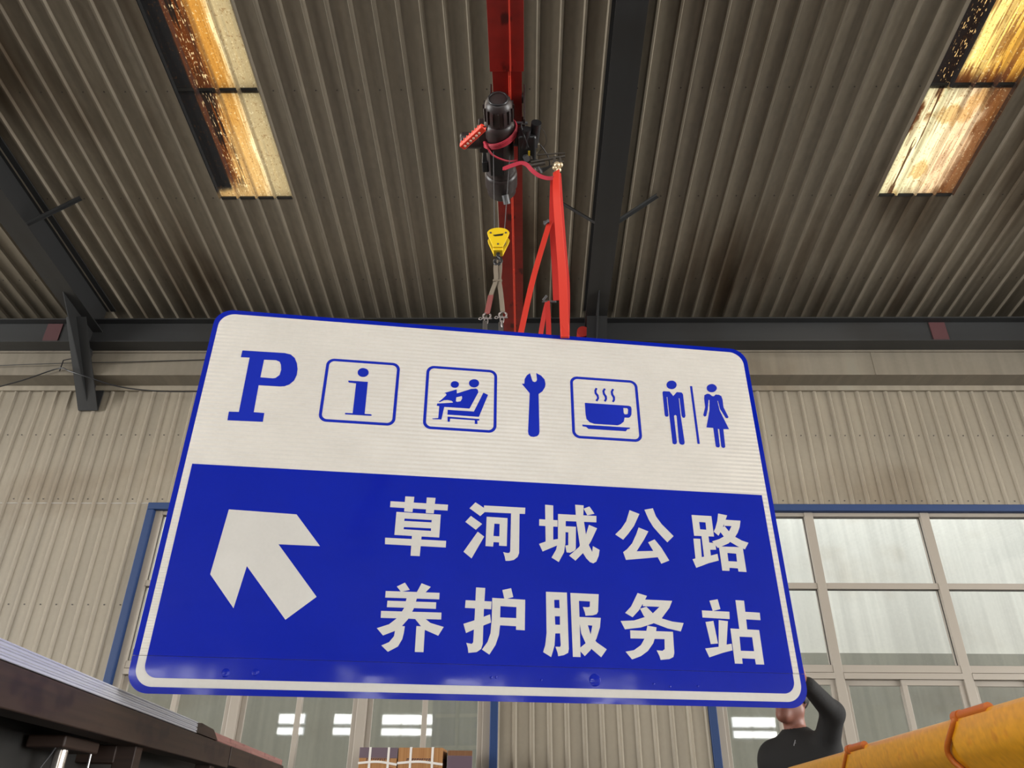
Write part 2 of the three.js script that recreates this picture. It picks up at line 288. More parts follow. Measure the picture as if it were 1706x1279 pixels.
// windows: blue flashing, frame, mullions, fixed panes above, sliding sashes below
function makeWindow(n, [x0, x1], label) {
  const w = structure('window_' + n, label, 'window'), zf = WALL_Z + 0.005, T = 0.085;
  part(w, 'blue_flashing', join([rbox(x0 - 0.01, x1 + 0.01, WT - T, WT + 0.01, zf - 0.15, zf + 0.05, 0.01), rbox(x0 - 0.01, x0 + T, WB + 0.05, WT - T, zf - 0.15, zf + 0.05, 0.01), rbox(x1 - T, x1 + 0.01, WB + 0.05, WT - T, zf - 0.15, zf + 0.05, 0.01), rbox(x0, x1, WB - 0.02, WB + 0.05, zf - 0.15, zf + 0.06, 0.01)]), M.blueTrim);
  const a = x0 + T, b = x1 - T, bay = (b - a) / 3, z0 = zf - 0.13, z1 = zf - 0.03;
  part(w, 'head_rail', rbox(a, b, WT - T - 0.05, WT - T, z0, z1, 0.004), M.alu);
  for (let k = 0; k <= 3; k++) { const c = a + k * bay, e = k === 0 ? 0.045 : k === 3 ? -0.045 : 0; part(w, 'mullion', rbox(c + e - (e ? 0.045 : 0.055), c + e + (e ? 0.045 : 0.055), WB, WT - T, z0 - 0.01, z1 + 0.012, 0.004), M.alu); }
  for (let k = 0; k < 3; k++) {
    const l = a + k * bay + (k ? 0.055 : 0.09), r = a + (k + 1) * bay - (k < 2 ? 0.055 : 0.09);
    part(w, 'transom', rbox(l, r, 4.196, 4.272, z0, z1, 0.004), M.alu);
    part(w, 'heavy_transom', join([rbox(l, r, 3.20, 3.285, z0, z1 + 0.004, 0.004), rbox(l, r, 3.125, 3.195, z0, z1 + 0.018, 0.004)]), M.alu);
    for (const [ya, yb] of [[3.285, 4.196], [4.272, WT - T - 0.05]]) {
      const p = part(w, 'pane', box(l, r, ya, yb, zf - 0.082, zf - 0.081), M.glass);
      part(p, 'gasket', join([box(l, r, ya, ya + 0.008, zf - 0.081, zf - 0.07), box(l, r, yb - 0.008, yb, zf - 0.081, zf - 0.07), box(l, l + 0.008, ya, yb, zf - 0.081, zf - 0.07), box(r - 0.008, r, ya, yb, zf - 0.081, zf - 0.07)]), M.gasket);
    }
    const m = (l + r) / 2;
    [[l, m + 0.03, 0], [m - 0.03, r, 0.045]].forEach(([xa, xb, dz]) => {
      const s = part(w, 'sliding_sash', join([rbox(xa, xb, 3.06, 3.125, z0 + dz, z0 + dz + 0.04, 0.004), rbox(xa, xb, WB + 0.05, WB + 0.12, z0 + dz, z0 + dz + 0.04, 0.004), rbox(xa, xa + 0.06, WB + 0.1, 3.07, z0 + dz, z0 + dz + 0.04, 0.004), rbox(xb - 0.06, xb, WB + 0.1, 3.07, z0 + dz, z0 + dz + 0.04, 0.004)]), M.alu);
      part(s, 'pane', box(xa + 0.055, xb - 0.055, WB + 0.11, 3.065, z0 + dz + 0.02, z0 + dz + 0.021), M.glass);
    });
  }
  return w;
}
makeWindow(1, W1, 'large blue-edged window behind the left half of the sign');
makeWindow(2, W2, 'large blue-edged window to the right of the sign behind the worker');

// ---------------------------------------------------------------- the rest of the hall, floor, and what stands outside the windows
{
  const f = structure('floor', 'grey concrete workshop floor', 'floor'); part(f, 'floor_slab', box(XL, XR, -0.2, 0, WALL_Z - 0.25, REAR_Z + 0.25), M.floor);
  for (const [n, x, s] of [['wall_left', XL, -1], ['wall_right', XR, 1]]) {
    const w = structure(n, s < 0 ? 'end wall of the hall on the left' : 'end wall of the hall on the right', 'wall');
    const p = new THREE.Shape([[WALL_Z - 0.25, 0], [REAR_Z + 0.25, 0], [REAR_Z + 0.25, roofY(REAR_Z)], [RIDGE_Z, roofY(RIDGE_Z)], [WALL_Z - 0.25, EAVE]].map(([z, y]) => new THREE.Vector2(z, y)));
    p.holes.push(new THREE.Path([[END_DOOR[0], 0.001], [END_DOOR[0], END_DOOR[2]], [END_DOOR[1], END_DOOR[2]], [END_DOOR[1], 0.001]].map(([z, y]) => new THREE.Vector2(z, y)))); const g = extrude(p, 0.2); g.applyMatrix4(new THREE.Matrix4().makeBasis(V(0, 0, 1), V(0, 1, 0), V(-1, 0, 0))); g.translate(s < 0 ? x : x + 0.2, 0, 0); part(w, 'wall_panel', g, M.rearWall);
  }
  const w = structure('wall_front', 'wall of the hall behind the camera with open doors and a window band', 'wall');
  const list = [], z0 = REAR_Z, z1 = REAR_Z + 0.2; let x = XL;
  for (const [a, b] of DOORS) { list.push(box(x, a, 0, 3.4, z0, z1)); x = b; } list.push(box(x, XR, 0, 3.4, z0, z1), box(XL, XR, 3.4, 5.32, z0, z1), box(XL, XR, 6.32, 6.9, z0, z1));
  x = XL; for (const [a, b] of REAR_WINDOWS) { list.push(box(x, a, 5.32, 6.32, z0, z1)); x = b; } list.push(box(x, XR, 5.32, 6.32, z0, z1));
  part(w, 'wall_panel', join(list), M.rearWall); part(w, 'upper_cladding', box(XL, XR, 6.9, 8.3, z0, z1), M.core);
  const bars = []; for (const [a, b] of REAR_WINDOWS) { bars.push(box(a, b, 5.70, 5.80, z0 - 0.06, z0 + 0.06)); for (let t = a + 0.95; t < b - 0.3; t += 0.95) bars.push(box(t, t + 0.08, 5.32, 6.32, z0 - 0.06, z0 + 0.06)); }
  part(w, 'window_bars', join(bars), M.alu);
}
{
  const o = thing('neighbouring_building', 'pale rendered building with a darker base seen through the windows', 'building', [0, 0, -14.2]);
  part(o, 'upper_wall', box(-40, 40, 4.25, 9, -0.4, 0), M.paleWall); part(o, 'base_wall', box(-40, 40, 0, 4.25, -0.4, 0.06), M.greenBase);
  const g = structure('ground', 'yard ground outside the windows', 'ground'); part(g, 'yard', box(-40, 40, -0.25, -0.05, -14.6, WALL_Z - 0.25), M.ground);
}

// ---------------------------------------------------------------- the hanging road sign
const SIGN_ART = {
  parking_letter: [[[191,271,424,268,458,275,483,296,500,330,509,368,510,407,501,444,479,471,456,484,431,488,316,489,318,658,374,659,375,713,191,717,189,664,241,662,238,315,190,316],[318,322,384,320,404,328,414,346,421,380,417,415,399,435,385,439,317,438]]],
  information_symbol: [[[797,420,905,420,907,625,940,625,947,629,944,635,804,636,800,632,802,627,842,626,841,435,802,433,796,427]],[[903,358,903,368,899,376,893,383,885,388,875,390,866,390,857,386,849,380,844,372,842,363,842,354,846,346,852,338,860,333,870,331,879,332,888,335,896,341,901,349]]],
  rest_symbol: [[[1339,458,1407,430,1410,456,1490,420,1518,415,1528,422,1532,439,1485,549,1342,549,1330,630,1281,631,1279,627,1312,622,1314,546,1300,545,1301,530,1389,518,1389,513,1380,506,1358,503,1338,506,1314,521,1310,517,1327,500,1351,471,1348,462],[1407,482,1438,471,1441,486,1433,505,1414,511,1406,508]],[[1362,566,1510,566,1561,439,1588,452,1539,598,1362,597]],[[1363,609,1542,612,1541,622,1531,622,1532,644,1517,644,1516,622,1378,621,1377,641,1365,641]],[[1419,396,1418,403,1415,410,1410,415,1404,419,1396,420,1389,420,1382,417,1377,413,1373,407,1372,400,1373,393,1376,386,1381,381,1387,377,1395,376,1402,376,1409,379,1414,383,1418,389]],[[1535,379,1534,388,1530,396,1524,402,1516,407,1506,409,1497,408,1489,405,1482,399,1478,392,1476,384,1477,375,1481,367,1488,360,1496,356,1505,354,1514,354,1523,357,1529,363,1534,370]]],
  wrench_symbol: [[[1833,286,1814,302,1801,328,1799,360,1784,362,1799,382,1830,422,1818,672,1821,690,1832,701,1850,703,1870,696,1880,683,1883,668,1882,423,1905,403,1920,375,1924,352,1919,322,1899,297,1870,282,1874,326,1870,338,1860,344,1848,340,1843,325]]],
  cup_symbol: [[[2153,461,2417,461,2428,467,2430,481,2426,519,2418,534,2407,541,2384,541,2377,568,2358,586,2339,595,2201,595,2176,587,2158,567,2154,539],[2381,478,2404,478,2409,487,2405,515,2401,518,2386,520,2381,510]],[[2131,605,2411,605,2409,613,2395,616,2385,630,2166,630,2153,618,2133,616]],[[2223,354,2214,373,2215,394,2226,411,2228,423,2217,440,2228,447,2240,425,2238,403,2227,387,2227,374,2234,359]],[[2273,353,2262,373,2265,396,2274,412,2275,425,2267,439,2278,445,2287,427,2287,406,2277,389,2275,375,2284,359]],[[2323,352,2312,374,2314,396,2323,413,2323,426,2316,439,2326,445,2335,429,2336,408,2327,390,2325,375,2334,358]]],
  toilet_symbol: [[[2635,345,2674,344,2693,374,2718,345,2748,345,2755,358,2753,503,2747,516,2736,517,2730,505,2730,386,2726,386,2724,501,2728,679,2723,691,2711,695,2698,690,2694,677,2699,507,2692,501,2683,508,2682,678,2678,690,2666,695,2655,689,2655,519,2656,383,2652,383,2650,507,2646,516,2632,517,2627,508,2629,354]],[[2805,296,2819,296,2818,681,2804,682]],[[2888,353,2906,342,2921,342,2935,355,2946,356,2959,343,2981,343,2994,352,2998,378,2996,426,3018,493,3009,501,2999,498,2973,440,2968,385,2964,387,2969,451,3009,573,2974,575,2969,691,2960,698,2949,696,2945,688,2949,577,2940,575,2937,689,2930,697,2916,696,2912,688,2913,571,2872,571,2906,454,2916,384,2910,383,2897,446,2881,494,2871,500,2863,491,2882,434,2883,378]],[[2723,294,2720,304,2715,313,2707,320,2698,325,2688,327,2678,326,2670,323,2663,317,2660,309,2659,300,2662,290,2667,281,2675,274,2684,269,2694,267,2704,267,2712,271,2719,277,2722,285]],[[2973,298,2970,307,2964,315,2956,322,2947,327,2937,329,2927,329,2919,325,2912,319,2909,312,2909,303,2911,293,2917,285,2925,278,2935,273,2945,270,2955,271,2963,275,2969,281,2973,289]]],
  arrow: [[[291,1217,625,1226,762,1386,560,1386,778,1638,648,1751,428,1502,402,1706,265,1549]]],
  character0: [[[1090,1129,1389,1132,1388,1165,1090,1162]],[[1164,1098,1211,1098,1207,1183,1164,1182]],[[1276,1098,1322,1098,1317,1185,1276,1184]],[[1125,1186,1354,1189,1352,1313,1124,1310],[1169,1220,1309,1221,1308,1234,1168,1233],[1169,1266,1308,1266,1308,1280,1168,1278]],[[1079,1327,1388,1329,1388,1364,1081,1361]],[[1213,1304,1262,1306,1259,1415,1213,1415]]],
  character1: [[[1533,1111,1579,1140,1583,1163,1560,1186,1503,1146]],[[1511,1188,1571,1229,1539,1262,1483,1222]],[[1549,1272,1583,1297,1521,1415,1479,1382]],[[1579,1126,1799,1127,1797,1162,1579,1163]],[[1723,1158,1768,1158,1765,1377,1757,1397,1738,1413,1715,1419,1695,1420,1691,1398,1683,1375,1705,1379,1715,1377,1719,1367]],[[1594,1188,1704,1190,1701,1342,1661,1342,1661,1324,1632,1324,1630,1348,1591,1347],[1635,1224,1663,1224,1662,1292,1631,1291]]],
  character2: [[[1873,1187,1971,1188,1970,1224,1872,1223]],[[1906,1104,1950,1106,1945,1296,1971,1291,1969,1324,1888,1362,1870,1322,1905,1308]],[[1975,1153,2183,1153,2181,1189,1974,1190]],[[1975,1153,2017,1154,2013,1233,2009,1313,2000,1362,1971,1414,1934,1392,1959,1349,1970,1305]],[[2007,1219,2069,1219,2063,1340,2056,1350,2033,1362,2014,1361,2008,1325,2024,1322,2027,1252,2006,1251]],[[2070,1095,2116,1097,2112,1151,2114,1192,2121,1260,2134,1317,2150,1353,2155,1321,2190,1340,2183,1373,2169,1403,2152,1413,2135,1407,2117,1388,2103,1365,2086,1319,2072,1189]],[[2140,1205,2183,1222,2146,1296,2109,1352,2059,1403,2027,1378,2081,1329,2118,1268]],[[2148,1101,2173,1141,2134,1152,2115,1115]]],
  character3: [[[2369,1110,2422,1129,2386,1199,2352,1243,2321,1278,2280,1251,2315,1217,2345,1175]],[[2452,1103,2500,1092,2513,1138,2540,1180,2600,1245,2562,1281,2524,1238,2492,1198,2471,1158]],[[2411,1206,2463,1225,2435,1272,2389,1338,2480,1332,2456,1286,2493,1268,2526,1313,2562,1380,2517,1399,2501,1365,2328,1387,2316,1346,2338,1329,2368,1296,2395,1244]]],
  character4: [[[2715,1119,2827,1120,2826,1236,2715,1237],[2753,1157,2789,1158,2788,1200,2753,1199]],[[2756,1236,2795,1236,2794,1359,2756,1361]],[[2709,1253,2747,1253,2742,1361,2707,1365]],[[2792,1271,2828,1273,2828,1309,2792,1311]],[[2690,1367,2741,1354,2797,1342,2832,1332,2834,1368,2776,1385,2705,1413]],[[2868,1103,2918,1111,2897,1153,2876,1195,2852,1230,2828,1208,2840,1189,2857,1147]],[[2900,1137,2990,1138,2980,1175,2963,1209,2936,1244,2902,1271,2839,1299,2812,1264,2854,1249,2886,1231,2914,1205,2934,1172,2891,1172]],[[2894,1173,2925,1218,2945,1232,2979,1251,3016,1262,2990,1300,2952,1285,2913,1262,2885,1239,2867,1211,2861,1196]],[[2846,1290,2979,1289,2979,1424,2935,1423,2934,1406,2888,1405,2885,1422,2846,1422],[2888,1324,2937,1326,2935,1370,2887,1369]]],
  character5: [[[1195,1552,1221,1587,1179,1598,1157,1573]],[[1277,1552,1323,1568,1295,1601,1256,1598]],[[1105,1597,1368,1596,1368,1628,1105,1629]],[[1117,1644,1354,1643,1354,1675,1117,1675]],[[1091,1694,1382,1692,1382,1725,1092,1727]],[[1211,1617,1260,1620,1247,1677,1222,1730,1183,1778,1110,1809,1078,1776,1134,1756,1174,1722,1199,1679]],[[1221,1726,1297,1718,1331,1743,1396,1760,1372,1802,1305,1776,1285,1758,1257,1727]],[[1165,1760,1210,1763,1207,1796,1202,1823,1184,1858,1139,1883,1106,1855,1141,1839,1162,1811,1165,1783]],[[1265,1760,1306,1761,1306,1880,1265,1880]]],
  character6: [[[1498,1627,1627,1629,1625,1667,1496,1665]],[[1548,1562,1594,1563,1589,1675,1587,1834,1580,1857,1559,1872,1519,1877,1516,1855,1508,1831,1534,1835,1541,1827,1545,1700]],[[1491,1742,1551,1721,1620,1692,1626,1731,1566,1756,1505,1785]],[[1680,1570,1724,1559,1735,1603,1691,1616]],[[1630,1611,1795,1614,1792,1763,1749,1762,1749,1745,1670,1743,1665,1790,1649,1837,1620,1882,1584,1860,1610,1824,1624,1782,1629,1716],[1671,1650,1751,1652,1750,1706,1670,1705]]],
  character7: [[[1901,1570,2008,1570,2008,1845,2004,1863,1983,1874,1955,1880,1952,1863,1942,1836,1965,1836,1969,1828,1967,1772,1943,1773,1938,1829,1931,1852,1920,1885,1881,1863,1892,1830,1900,1774],[1942,1609,1968,1608,1969,1650,1942,1649],[1943,1690,1969,1689,1968,1731,1944,1731]],[[2026,1571,2069,1572,2065,1881,2027,1881]],[[2026,1571,2172,1572,2164,1660,2156,1672,2135,1679,2099,1682,2096,1665,2087,1639,2112,1640,2123,1637,2125,1610,2058,1609]],[[2054,1689,2176,1690,2169,1737,2149,1790,2116,1847,2086,1876,2064,1853,2065,1837,2093,1815,2120,1774,2131,1729,2053,1726]],[[2068,1726,2108,1728,2120,1772,2148,1809,2197,1841,2167,1879,2124,1844,2093,1815,2073,1769]]],
  character8: [[[2376,1558,2424,1571,2405,1602,2376,1645,2340,1681,2303,1661,2337,1627]],[[2399,1590,2555,1591,2537,1627,2490,1682,2442,1709,2379,1730,2296,1742,2277,1702,2346,1697,2404,1678,2447,1658,2485,1624,2398,1624]],[[2382,1637,2416,1626,2447,1658,2495,1683,2545,1696,2603,1701,2583,1743,2516,1730,2442,1705,2399,1674]],[[2322,1746,2542,1746,2538,1849,2531,1868,2510,1878,2465,1883,2461,1865,2449,1838,2479,1840,2491,1831,2495,1783,2321,1785]],[[2413,1720,2459,1727,2451,1766,2435,1805,2404,1843,2367,1868,2321,1885,2291,1849,2334,1841,2371,1816,2394,1782]]],
  character9: [[[2754,1583,2799,1574,2807,1624,2765,1635]],[[2707,1634,2853,1636,2849,1673,2706,1670]],[[2719,1692,2761,1685,2770,1796,2732,1800]],[[2790,1680,2838,1684,2814,1800,2841,1795,2841,1827,2790,1840,2716,1864,2700,1822,2771,1812]],[[2895,1575,2941,1576,2935,1725,2893,1724]],[[2926,1633,3016,1635,3014,1673,2925,1671]],[[2846,1720,2998,1723,2996,1891,2953,1891,2952,1865,2885,1864,2884,1890,2844,1890],[2888,1759,2955,1760,2954,1828,2884,1828]]],
};

const film = texture(256, 256, (u, v) => { const k = 0.94 + 0.05 * fbm(u, v, 6, 6) + 0.02 * fbm(u, v, 90, 90, 2); return [k, k, k]; }, true, [1, 1]);
const ripple = texture(64, 512, (u, v) => { const k = 0.5 + 0.42 * Math.sin(v * Math.PI * 2 * 16) + 0.06 * (fbm(u, v, 3, 60, 2) - 0.5); return [k, k, k]; }, false, [2.5, 2.5]);
const wavy = texture(256, 256, (u, v) => { const k = fbm(u, v, 4, 5, 3); return [k, k, k]; }, false, [0.7, 0.9]);
const S_WHITE = phys({ color: new THREE.Color().setRGB(0.655, 0.615, 0.565), map: film, roughness: 0.22, bumpMap: ripple, bumpScale: 0.003 });
const S_TEXT = phys({ color: new THREE.Color().setRGB(0.57, 0.545, 0.51), map: film, roughness: 0.45, clearcoat: 0.3, clearcoatRoughness: 0.2 });
const S_BLUE = phys({ color: new THREE.Color().setRGB(0.0012, 0.012, 0.335), map: film, roughness: 0.09, specularIntensity: 0.6, bumpMap: wavy, bumpScale: 0.004 });
const S_INK = phys({ color: new THREE.Color().setRGB(0.001, 0.016, 0.38), map: film, roughness: 0.5, specularIntensity: 0.45 });
const S_ALU = std({ color: new THREE.Color().setRGB(0.62, 0.62, 0.62), metalness: 0.8, roughness: 0.4 });
const sign = thing('road_sign', 'big blue and white highway service sign hanging from red slings', 'road sign', [-1.7894, 4.1761, -3.6275]);
{
  const ex = V(3.1651, 0.0139, -0.4709).normalize(), up = V(-0.0185, 2.091, -0.0329); up.addScaledVector(ex, -up.dot(ex)).normalize();
  sign.quaternion.setFromRotationMatrix(new THREE.Matrix4().makeBasis(ex, up, ex.clone().cross(up)));
  const SW = 3.2, SH = 2.09, CR = 1.93;                               // size; seam between the upper sheets and the lower one
  function rounded(x0, y0, x1, y1, [tl, tr, br, bl]) {                // y counts down from the top edge
    const s = new THREE.Shape(), arc = (cx, cy, r, a) => s.absarc(cx, -cy, r, a, a - Math.PI / 2, true);
    if (tl) { s.moveTo(x0, -(y0 + tl)); arc(x0 + tl, y0 + tl, tl, Math.PI); } else s.moveTo(x0, -y0);
    if (tr) arc(x1 - tr, y0 + tr, tr, Math.PI / 2); else s.lineTo(x1, -y0);
    if (br) arc(x1 - br, y1 - br, br, 0); else s.lineTo(x1, -y1);
    if (bl) arc(x0 + bl, y1 - bl, bl, -Math.PI / 2); else s.lineTo(x0, -y1);
    s.closePath(); return s;
  }
  const layer = (shape, z, d = 0.0006) => { const g = extrude(shape, d); g.translate(0, 0, z); return metric(g); };
  const tilt = new THREE.Matrix4().makeTranslation(0, -CR, 0).multiply(new THREE.Matrix4().makeRotationX(0.014)).multiply(new THREE.Matrix4().makeTranslation(0, CR, 0));
  const low = (g) => g.applyMatrix4(tilt), g0 = 0.0009;
  part(sign, 'upper_sheet', layer(rounded(0, 0, SW, CR - g0, [0.1, 0.1, 0, 0]), -0.003, 0.003), S_BLUE);
  part(sign, 'lower_sheet', low(layer(rounded(0, CR + g0, SW, SH, [0, 0, 0.1, 0.1]), -0.003, 0.003)), S_BLUE);
  part(sign, 'seam_strip', layer(rounded(0.01, CR - 0.03, SW - 0.01, CR + 0.03, [0, 0, 0, 0]), -0.008, 0.002), M.screw);
  const b = 0.028, c = 0.066;
  part(sign, 'white_panel', layer(rounded(b, b, SW - b, CR - g0, [0.085, 0.085, 0, 0]), 0.0003), S_WHITE);
  part(sign, 'white_border', low(layer(rounded(b, CR + g0, SW - b, SH - b, [0, 0, 0.085, 0.085]), 0.0003)), S_TEXT);
  part(sign, 'blue_panel', layer(rounded(c - 0.002, 0.979, SW - c + 0.006, CR - g0, [0, 0, 0, 0]), 0.0012), S_BLUE);
  part(sign, 'blue_panel', low(layer(rounded(c - 0.002, CR + g0, SW - c + 0.004, SH - c, [0, 0, 0.06, 0.06]), 0.0012)), S_BLUE);
  const art = (key, mat, z, extra = []) => join([...SIGN_ART[key].map((rings, n) => { const s = new THREE.Shape(poly(rings[0])); for (const h of rings.slice(1)) s.holes.push(new THREE.Path(poly(h))); return layer(s, z + n * 0.00006); }), ...extra]);
  const frame = (x0, y0, x1, y1) => { const s = rounded(x0, y0, x1, y1, [0.045, 0.045, 0.045, 0.045]), i = rounded(x0 + 0.0165, y0 + 0.0165, x1 - 0.0165, y1 - 0.0165, [0.03, 0.03, 0.03, 0.03]); s.holes.push(new THREE.Path(i.getPoints(6))); return layer(s, 0.001); };
  const boxes = { information_symbol: [0.662, 0.282, 1.077, 0.689], rest_symbol: [1.229, 0.283, 1.639, 0.694], cup_symbol: [2.071, 0.286, 2.478, 0.694] };
  const said = { parking_letter: 'blue letter P', information_symbol: 'letter i in a rounded frame', rest_symbol: 'adult and child on a seat in a rounded frame', wrench_symbol: 'blue spanner', cup_symbol: 'steaming cup on a saucer in a rounded frame', toilet_symbol: 'man and woman divided by a line' };
  for (const k of Object.keys(said)) { const s = part(sign, k, art(k, S_INK, 0.001), S_INK, said[k]); if (boxes[k]) part(s, 'symbol_frame', frame(...boxes[k]), S_INK); }
  part(sign, 'arrow', art('arrow', S_TEXT, 0.002), S_TEXT, 'white arrow to the upper left');
  for (let i = 0; i < 10; i++) part(sign, 'lettering', art('character' + i, S_TEXT, 0.002), S_TEXT);
  for (const y of [0.25, 0.8, 1.35, 1.85]) part(sign, 'back_rail', rbox(0.06, SW - 0.06, -y - 0.03, -y + 0.03, -0.045, -0.004, 0.004), S_ALU);
  for (const x of [0.5, 1.6, 2.7]) part(sign, 'back_post', rbox(x - 0.03, x + 0.03, -1.95, -0.12, -0.085, -0.046, 0.004), S_ALU);
  for (const x of [1.567, 1.665]) part(sign, 'lifting_lug', join([rbox(x - 0.014, x + 0.014, -0.3, 0.11, -0.068, -0.058, 0.003)]), M.screw);
  for (const x of [1.86, 1.925]) part(sign, 'lifting_lug', rbox(x - 0.02, x + 0.02, -0.3, -0.02, -0.068, -0.058, 0.003), M.screw);
  const dents = []; for (const [x, y, r] of [[0.42, 1.995, 0.02], [0.55, 1.99, 0.016], [1.63, 1.985, 0.007], [1.652, 1.982, 0.007], [1.87, 1.99, 0.006], [2.13, 1.985, 0.03], [2.42, 1.995, 0.006], [2.5, 2.005, 0.006], [2.64, 2.0, 0.006]]) { const g = new THREE.SphereGeometry(1, 14, 8); g.scale(r, r, 0.004); g.translate(x, -y, 0.001); dents.push(low(g)); }
  part(sign, 'dents', join(dents), S_BLUE).userData.kind = 'stuff';
}

// ---------------------------------------------------------------- red hoist beam
const redPaint = texture(256, 256, (u, v) => { const k = 0.82 + 0.3 * fbm(u, v, 5, 20); return mixc([1, 1, 1], [0.55, 0.5, 0.5], sstep(0.62, 0.78, fbm(u, v, 9, 9))).map((x) => x * k); }, true, [1.2, 0.6]);
const M_RED = std({ color: new THREE.Color().setRGB(0.30, 0.014, 0.009), map: redPaint, roughness: 0.42 });
const M_EDGE = std({ color: new THREE.Color().setRGB(0.62, 0.05, 0.022), roughness: 0.5 });
{
  const o = thing('hoist_beam', 'long red steel beam overhead carrying the electric hoist', 'beam', [-0.130, 6.15, 0]);
  const g = iBeam(0.205, 0.30, 0.014, 0.012, 15.0); g.translate(0, 0, 5.8); part(o, 'beam_body', g, M_RED);
  const pts = []; for (let z = -3.6; z > -9.1; z -= 0.12) pts.push(rbox(0.012, 0.024, -0.013 - 0.004 * rnd(), 0.001, z - 0.117, z, 0.002)); part(o, 'weld_bead', join(pts), M_EDGE).userData.kind = 'stuff';
  part(o, 'guide_bar', rbox(0.010, 0.026, -0.010, 0.001, -9.15, -3.56, 0.003), M_EDGE);
  part(o, 'cover_plate', join([rbox(-0.118, 0.118, -0.030, 0.001, -3.55, 5.8, 0.004), rbox(-0.118, -0.104, -0.03, 0.10, -3.55, 5.8, 0.004), rbox(0.104, 0.118, -0.03, 0.10, -3.55, 5.8, 0.004)]), M_RED);
  part(o, 'cover_rib', rbox(0.022, 0.03, -0.040, -0.028, -3.54, 5.8, 0.002), M_EDGE);
  part(o, 'end_plate', box(-0.15, 0.15, -0.05, 0.36, -9.22, -9.2), M_RED);
  part(o, 'hanger', join([box(-0.03, 0.03, 0.3, roofY(-8) - 6.16, -8.05, -7.95), box(-0.03, 0.03, 0.3, roofY(-1) - 6.16, -1.05, -0.95), box(-0.03, 0.03, 0.3, roofY(4) - 6.16, 3.95, 4.05)]), M_RED);
  part(o, 'wall_bracket', box(-0.12, 0.12, -0.05, 0, WALL_Z + 0.03, -9.2), M_RED);
}
